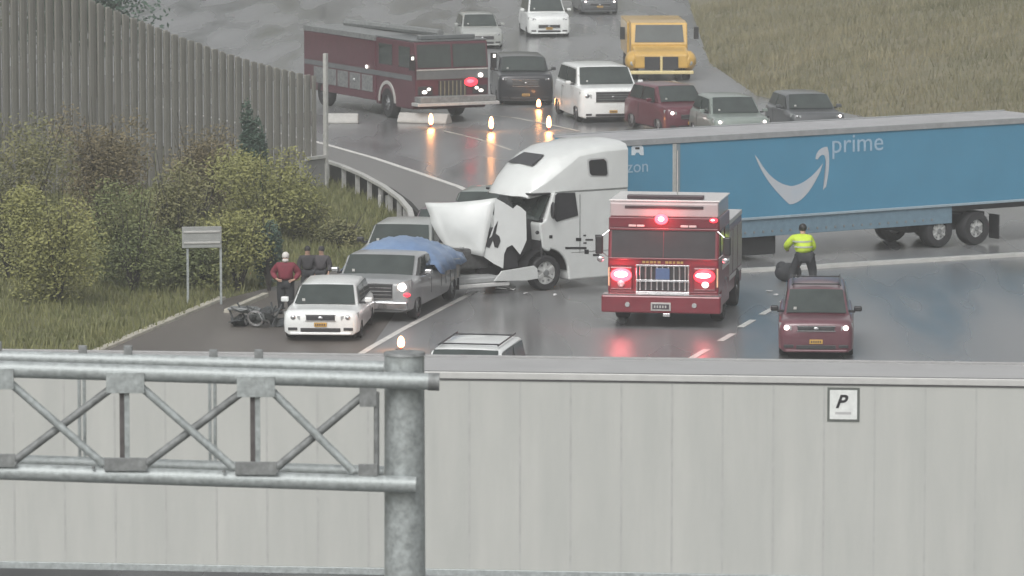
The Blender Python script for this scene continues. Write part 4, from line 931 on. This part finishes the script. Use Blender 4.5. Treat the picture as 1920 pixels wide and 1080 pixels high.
# ================================================================== the nearest white trailer
NT = None
nA = P(330, 690, 3.7); nB = P(1587, 707, 3.7); nd = (nB-nA).normalized(); na = math.atan2(nd.y, nd.x)
NTo = nA.copy(); NTo.z = 0
t = thing('white_trailer', 'long white box trailer passing in front, seen side on from above', 'trailer', NTo, na)
def ntu(px, py=800):       # distance along the near side of the trailer for a photo column
    nn = Vector((nd.y, -nd.x, 0)); d = ray(px, py); tt = (NTo-CV).dot(nn)/d.dot(nn); p = CV+d*tt; return (p-NTo).dot(nd), p.z
TWH = mat('trailer_white', (.39, .40, .38), .5, 0, .05, 1.6, .02, 10, col2=(.455, .46, .435), stretch=(1.4, 1, .18)); TWR = mat('trailer_rail_white', (.48, .48, .465), .4, .1, .08, 4)
seams = [880+95*k for k in range(-11, 13)]
us = [ntu(x)[0] for x in seams]; XL, XR = us[0], us[-1]; zt_ = 3.56; zb_ = .42
pan = None
for a, b in zip(us, us[1:]):
    MB().box(a+.004, b-.004, 0, .03, zb_, zt_).build('wall_panel', TWH, t, bevel=.004)
SEAM = mat('seam_grey_pale', (.40, .40, .39), .6)
box('panel_backing', SEAM, t, XL, XR, .031, .05, zb_, zt_, 0)
for u in us: box('seam_strip', mat('seam_strip_white', (.39, .395, .38), .5), t, u-.018, u+.018, -.003, .0, zb_, zt_, 0)
box('top_rail', TWR, t, XL, XR, -.03, .05, zt_+.03, 3.70, .01); box('rail_groove', mat('groove_dark', (.10, .10, .10), .7), t, XL, XR, -.012, .03, zt_, zt_+.03, 0)
box('roof', mat('trailer_roof_grey', (.34, .34, .34), .35, 0, .1, 1), t, XL, XR, .05, 1.85, 3.64, 3.69, 0); box('far_rail', mat('far_rail_grey', (.30, .30, .30), .5), t, XL, XR, 1.85, 1.93, 3.6, 3.73, .01)
box('roof_edge', mat('groove_dark', (.1, .1, .1), .7), t, XL, XR, .05, .075, 3.69, 3.705, 0)
box('bottom_rail', STEEL, t, XL, XR, -.02, .06, zb_-.12, zb_, .01); box('floor', BLK, t, XL, XR, .08, 1.85, .7, .9); box('far_wall', TWH, t, XL, XR, 1.86, 1.9, 1.1, 3.6)
# small framed plate with a P
u0_, z0_ = ntu(1551, 790); u1_, z1_ = ntu(1612, 727)
pl = box('name_plate', mat('plate_frame_dark', (.10, .11, .10), .5), t, u0_, u1_, -.012, -.001, z0_, z1_, 0)
box('plate_face', mat('plate_face_white', (.66, .68, .66), .5), pl, u0_+.04, u1_-.04, -.018, -.012, z0_+.04, z1_-.04, 0)
cu = bpy.data.curves.new('plate_letter', 'FONT'); cu.body = 'P'; cu.size = .30; cu.shear = .35; cu.extrude = .002; cu.offset = .008
ob = bpy.data.objects.new('tmp', cu); COL.objects.link(ob); me = bpy.data.meshes.new_from_object(ob.evaluated_get(bpy.context.evaluated_depsgraph_get())); bpy.data.objects.remove(ob)
me.materials.clear(); me.materials.append(BLK); o = bpy.data.objects.new('plate_letter', me); COL.objects.link(o); o.parent = pl; uu, zz = ntu(1566, 764); o.location = (uu, -.021, zz); o.rotation_euler = (math.pi/2, 0, 0)
box('plate_line', mat('faint_print', (.42, .42, .42), .5), pl, uu, uu+.26, -.02, -.018, zz-.11, zz-.07, 0)

# ================================================================== sign gantry in front
G = thing('sign_gantry', 'galvanised steel lattice gantry arm on a thick round post in the foreground', 'gantry')
YG, YB = 50.0, 50.85
def g(x, y, Y=YG): return Q(x, y, Y)
def chord(name, a, b, r, Y, m=STEEL): return MB().tube(g(*a, Y), g(*b, Y), r, r, 20).build(name, m, G, True)
chord('top_chord', (-60, 690), (822, 716), .088, YG); chord('bottom_chord', (-60, 882), (780, 909), .088, YG)
chord('back_chord', (-60, 668), (720, 690), .075, YB); chord('back_chord', (-60, 862), (720, 886), .07, YB)
MB().tube(g(803, 715.5), g(824, 716), .094, .094, 20).build('chord_flange', STEELD, G, True)
pb = g(757, 672); MB().tube((pb.x, YG+.30, -.02), (pb.x, YG+.30, pb.z), .235, .212, 28).build('post', STEEL, G, True)
MB().tube((pb.x, YG+.30, pb.z), (pb.x, YG+.30, pb.z+.03), .225, .215, 28).build('post_cap', STEELD, G, True)
MB().tube((pb.x, YG+.30, pb.z-.24), (pb.x, YG+.30, pb.z-.20), .219, .219, 28).build('post_band', STEELD, G, True)
def bar(a, b, r=.043, Y=YG, m=STEEL, name='brace'): return MB().tube(g(*a, Y), g(*b, Y), r, r, 10).build(name, m, G, True)
def yo(x): return (x-480)*.030    # the arm drops a little to the right
for k, (x0, wd_) in enumerate(((480, 205), (235, 225), (-10, 225), (-255, 225))):
    d = yo(x0); x1 = x0+wd_
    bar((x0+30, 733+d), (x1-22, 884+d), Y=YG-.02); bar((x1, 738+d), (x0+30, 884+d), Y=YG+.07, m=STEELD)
    MB().box(-.20, .20, -.012, .012, -.11, .11).build('gusset_plate', STEEL, G, bevel=.004).location = g(x0, 725+d, YG-.09)
    MB().box(-.22, .22, -.012, .012, -.07, .07).build('gusset_plate', STEELD, G, bevel=.004).location = g(x0, 878+d, YG-.09)
    MB().box(-.05, .0, -.05, .05, 0, 0).build('x', STEELD, G) if False else None
    a = g(x0-2, 728+d); b = g(x0-2, 886+d)
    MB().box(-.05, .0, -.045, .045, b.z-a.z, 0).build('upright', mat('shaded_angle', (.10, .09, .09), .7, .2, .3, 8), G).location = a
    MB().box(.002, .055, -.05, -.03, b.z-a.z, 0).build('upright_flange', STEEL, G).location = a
    for dx in (-.055, .0):
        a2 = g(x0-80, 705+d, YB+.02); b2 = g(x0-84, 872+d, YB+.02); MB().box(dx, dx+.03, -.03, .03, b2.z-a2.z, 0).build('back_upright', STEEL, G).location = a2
    for xx, dy in ((x0+5, 0), (x0-80, 0)):
        a3 = g(xx, 655+d, YB); MB().box(-.045, .045, -.03, .03, -.16, 0).build('bracket', STEELD, G, bevel=.006).location = a3
    for xx in (x0-60, x0+40):
        MB().tube(g(xx, 886+d, YG-.1), g(xx, 881+d, YG-.1), .02, .02, 6).build('bolt', STEELD, G)
MB().box(-.09, .09, -.012, .012, -.14, .10).build('gusset_plate', STEELD, G, bevel=.004).location = g(690, 738, YG-.03)
MB().box(-.10, .10, -.012, .012, -.05, .08).build('gusset_plate', STEELD, G, bevel=.004).location = g(690, 884, YG-.03)
bar((706, 735), (706, 890), .03, name='upright', m=STEELD)

# ================================================================== rain mist
hz = MB().box(-120, 120, -15, 330, -1.2, 16.5).build('haze', bpy.data.materials.new('mist'), None)
hm = hz.data.materials[0]; hm.use_nodes = True; nn = hm.node_tree.nodes; nn.remove(nn['Principled BSDF'])
pv = nn.new('ShaderNodeVolumePrincipled'); pv.inputs['Color'].default_value = (.88, .9, .9, 1); pv.inputs['Density'].default_value = .0009; pv.inputs['Anisotropy'].default_value = .2
hm.node_tree.links.new(pv.outputs[0], nn['Material Output'].inputs['Volume'])
tag(hz, 'thin grey rain mist over the whole road', 'mist', kind='stuff')
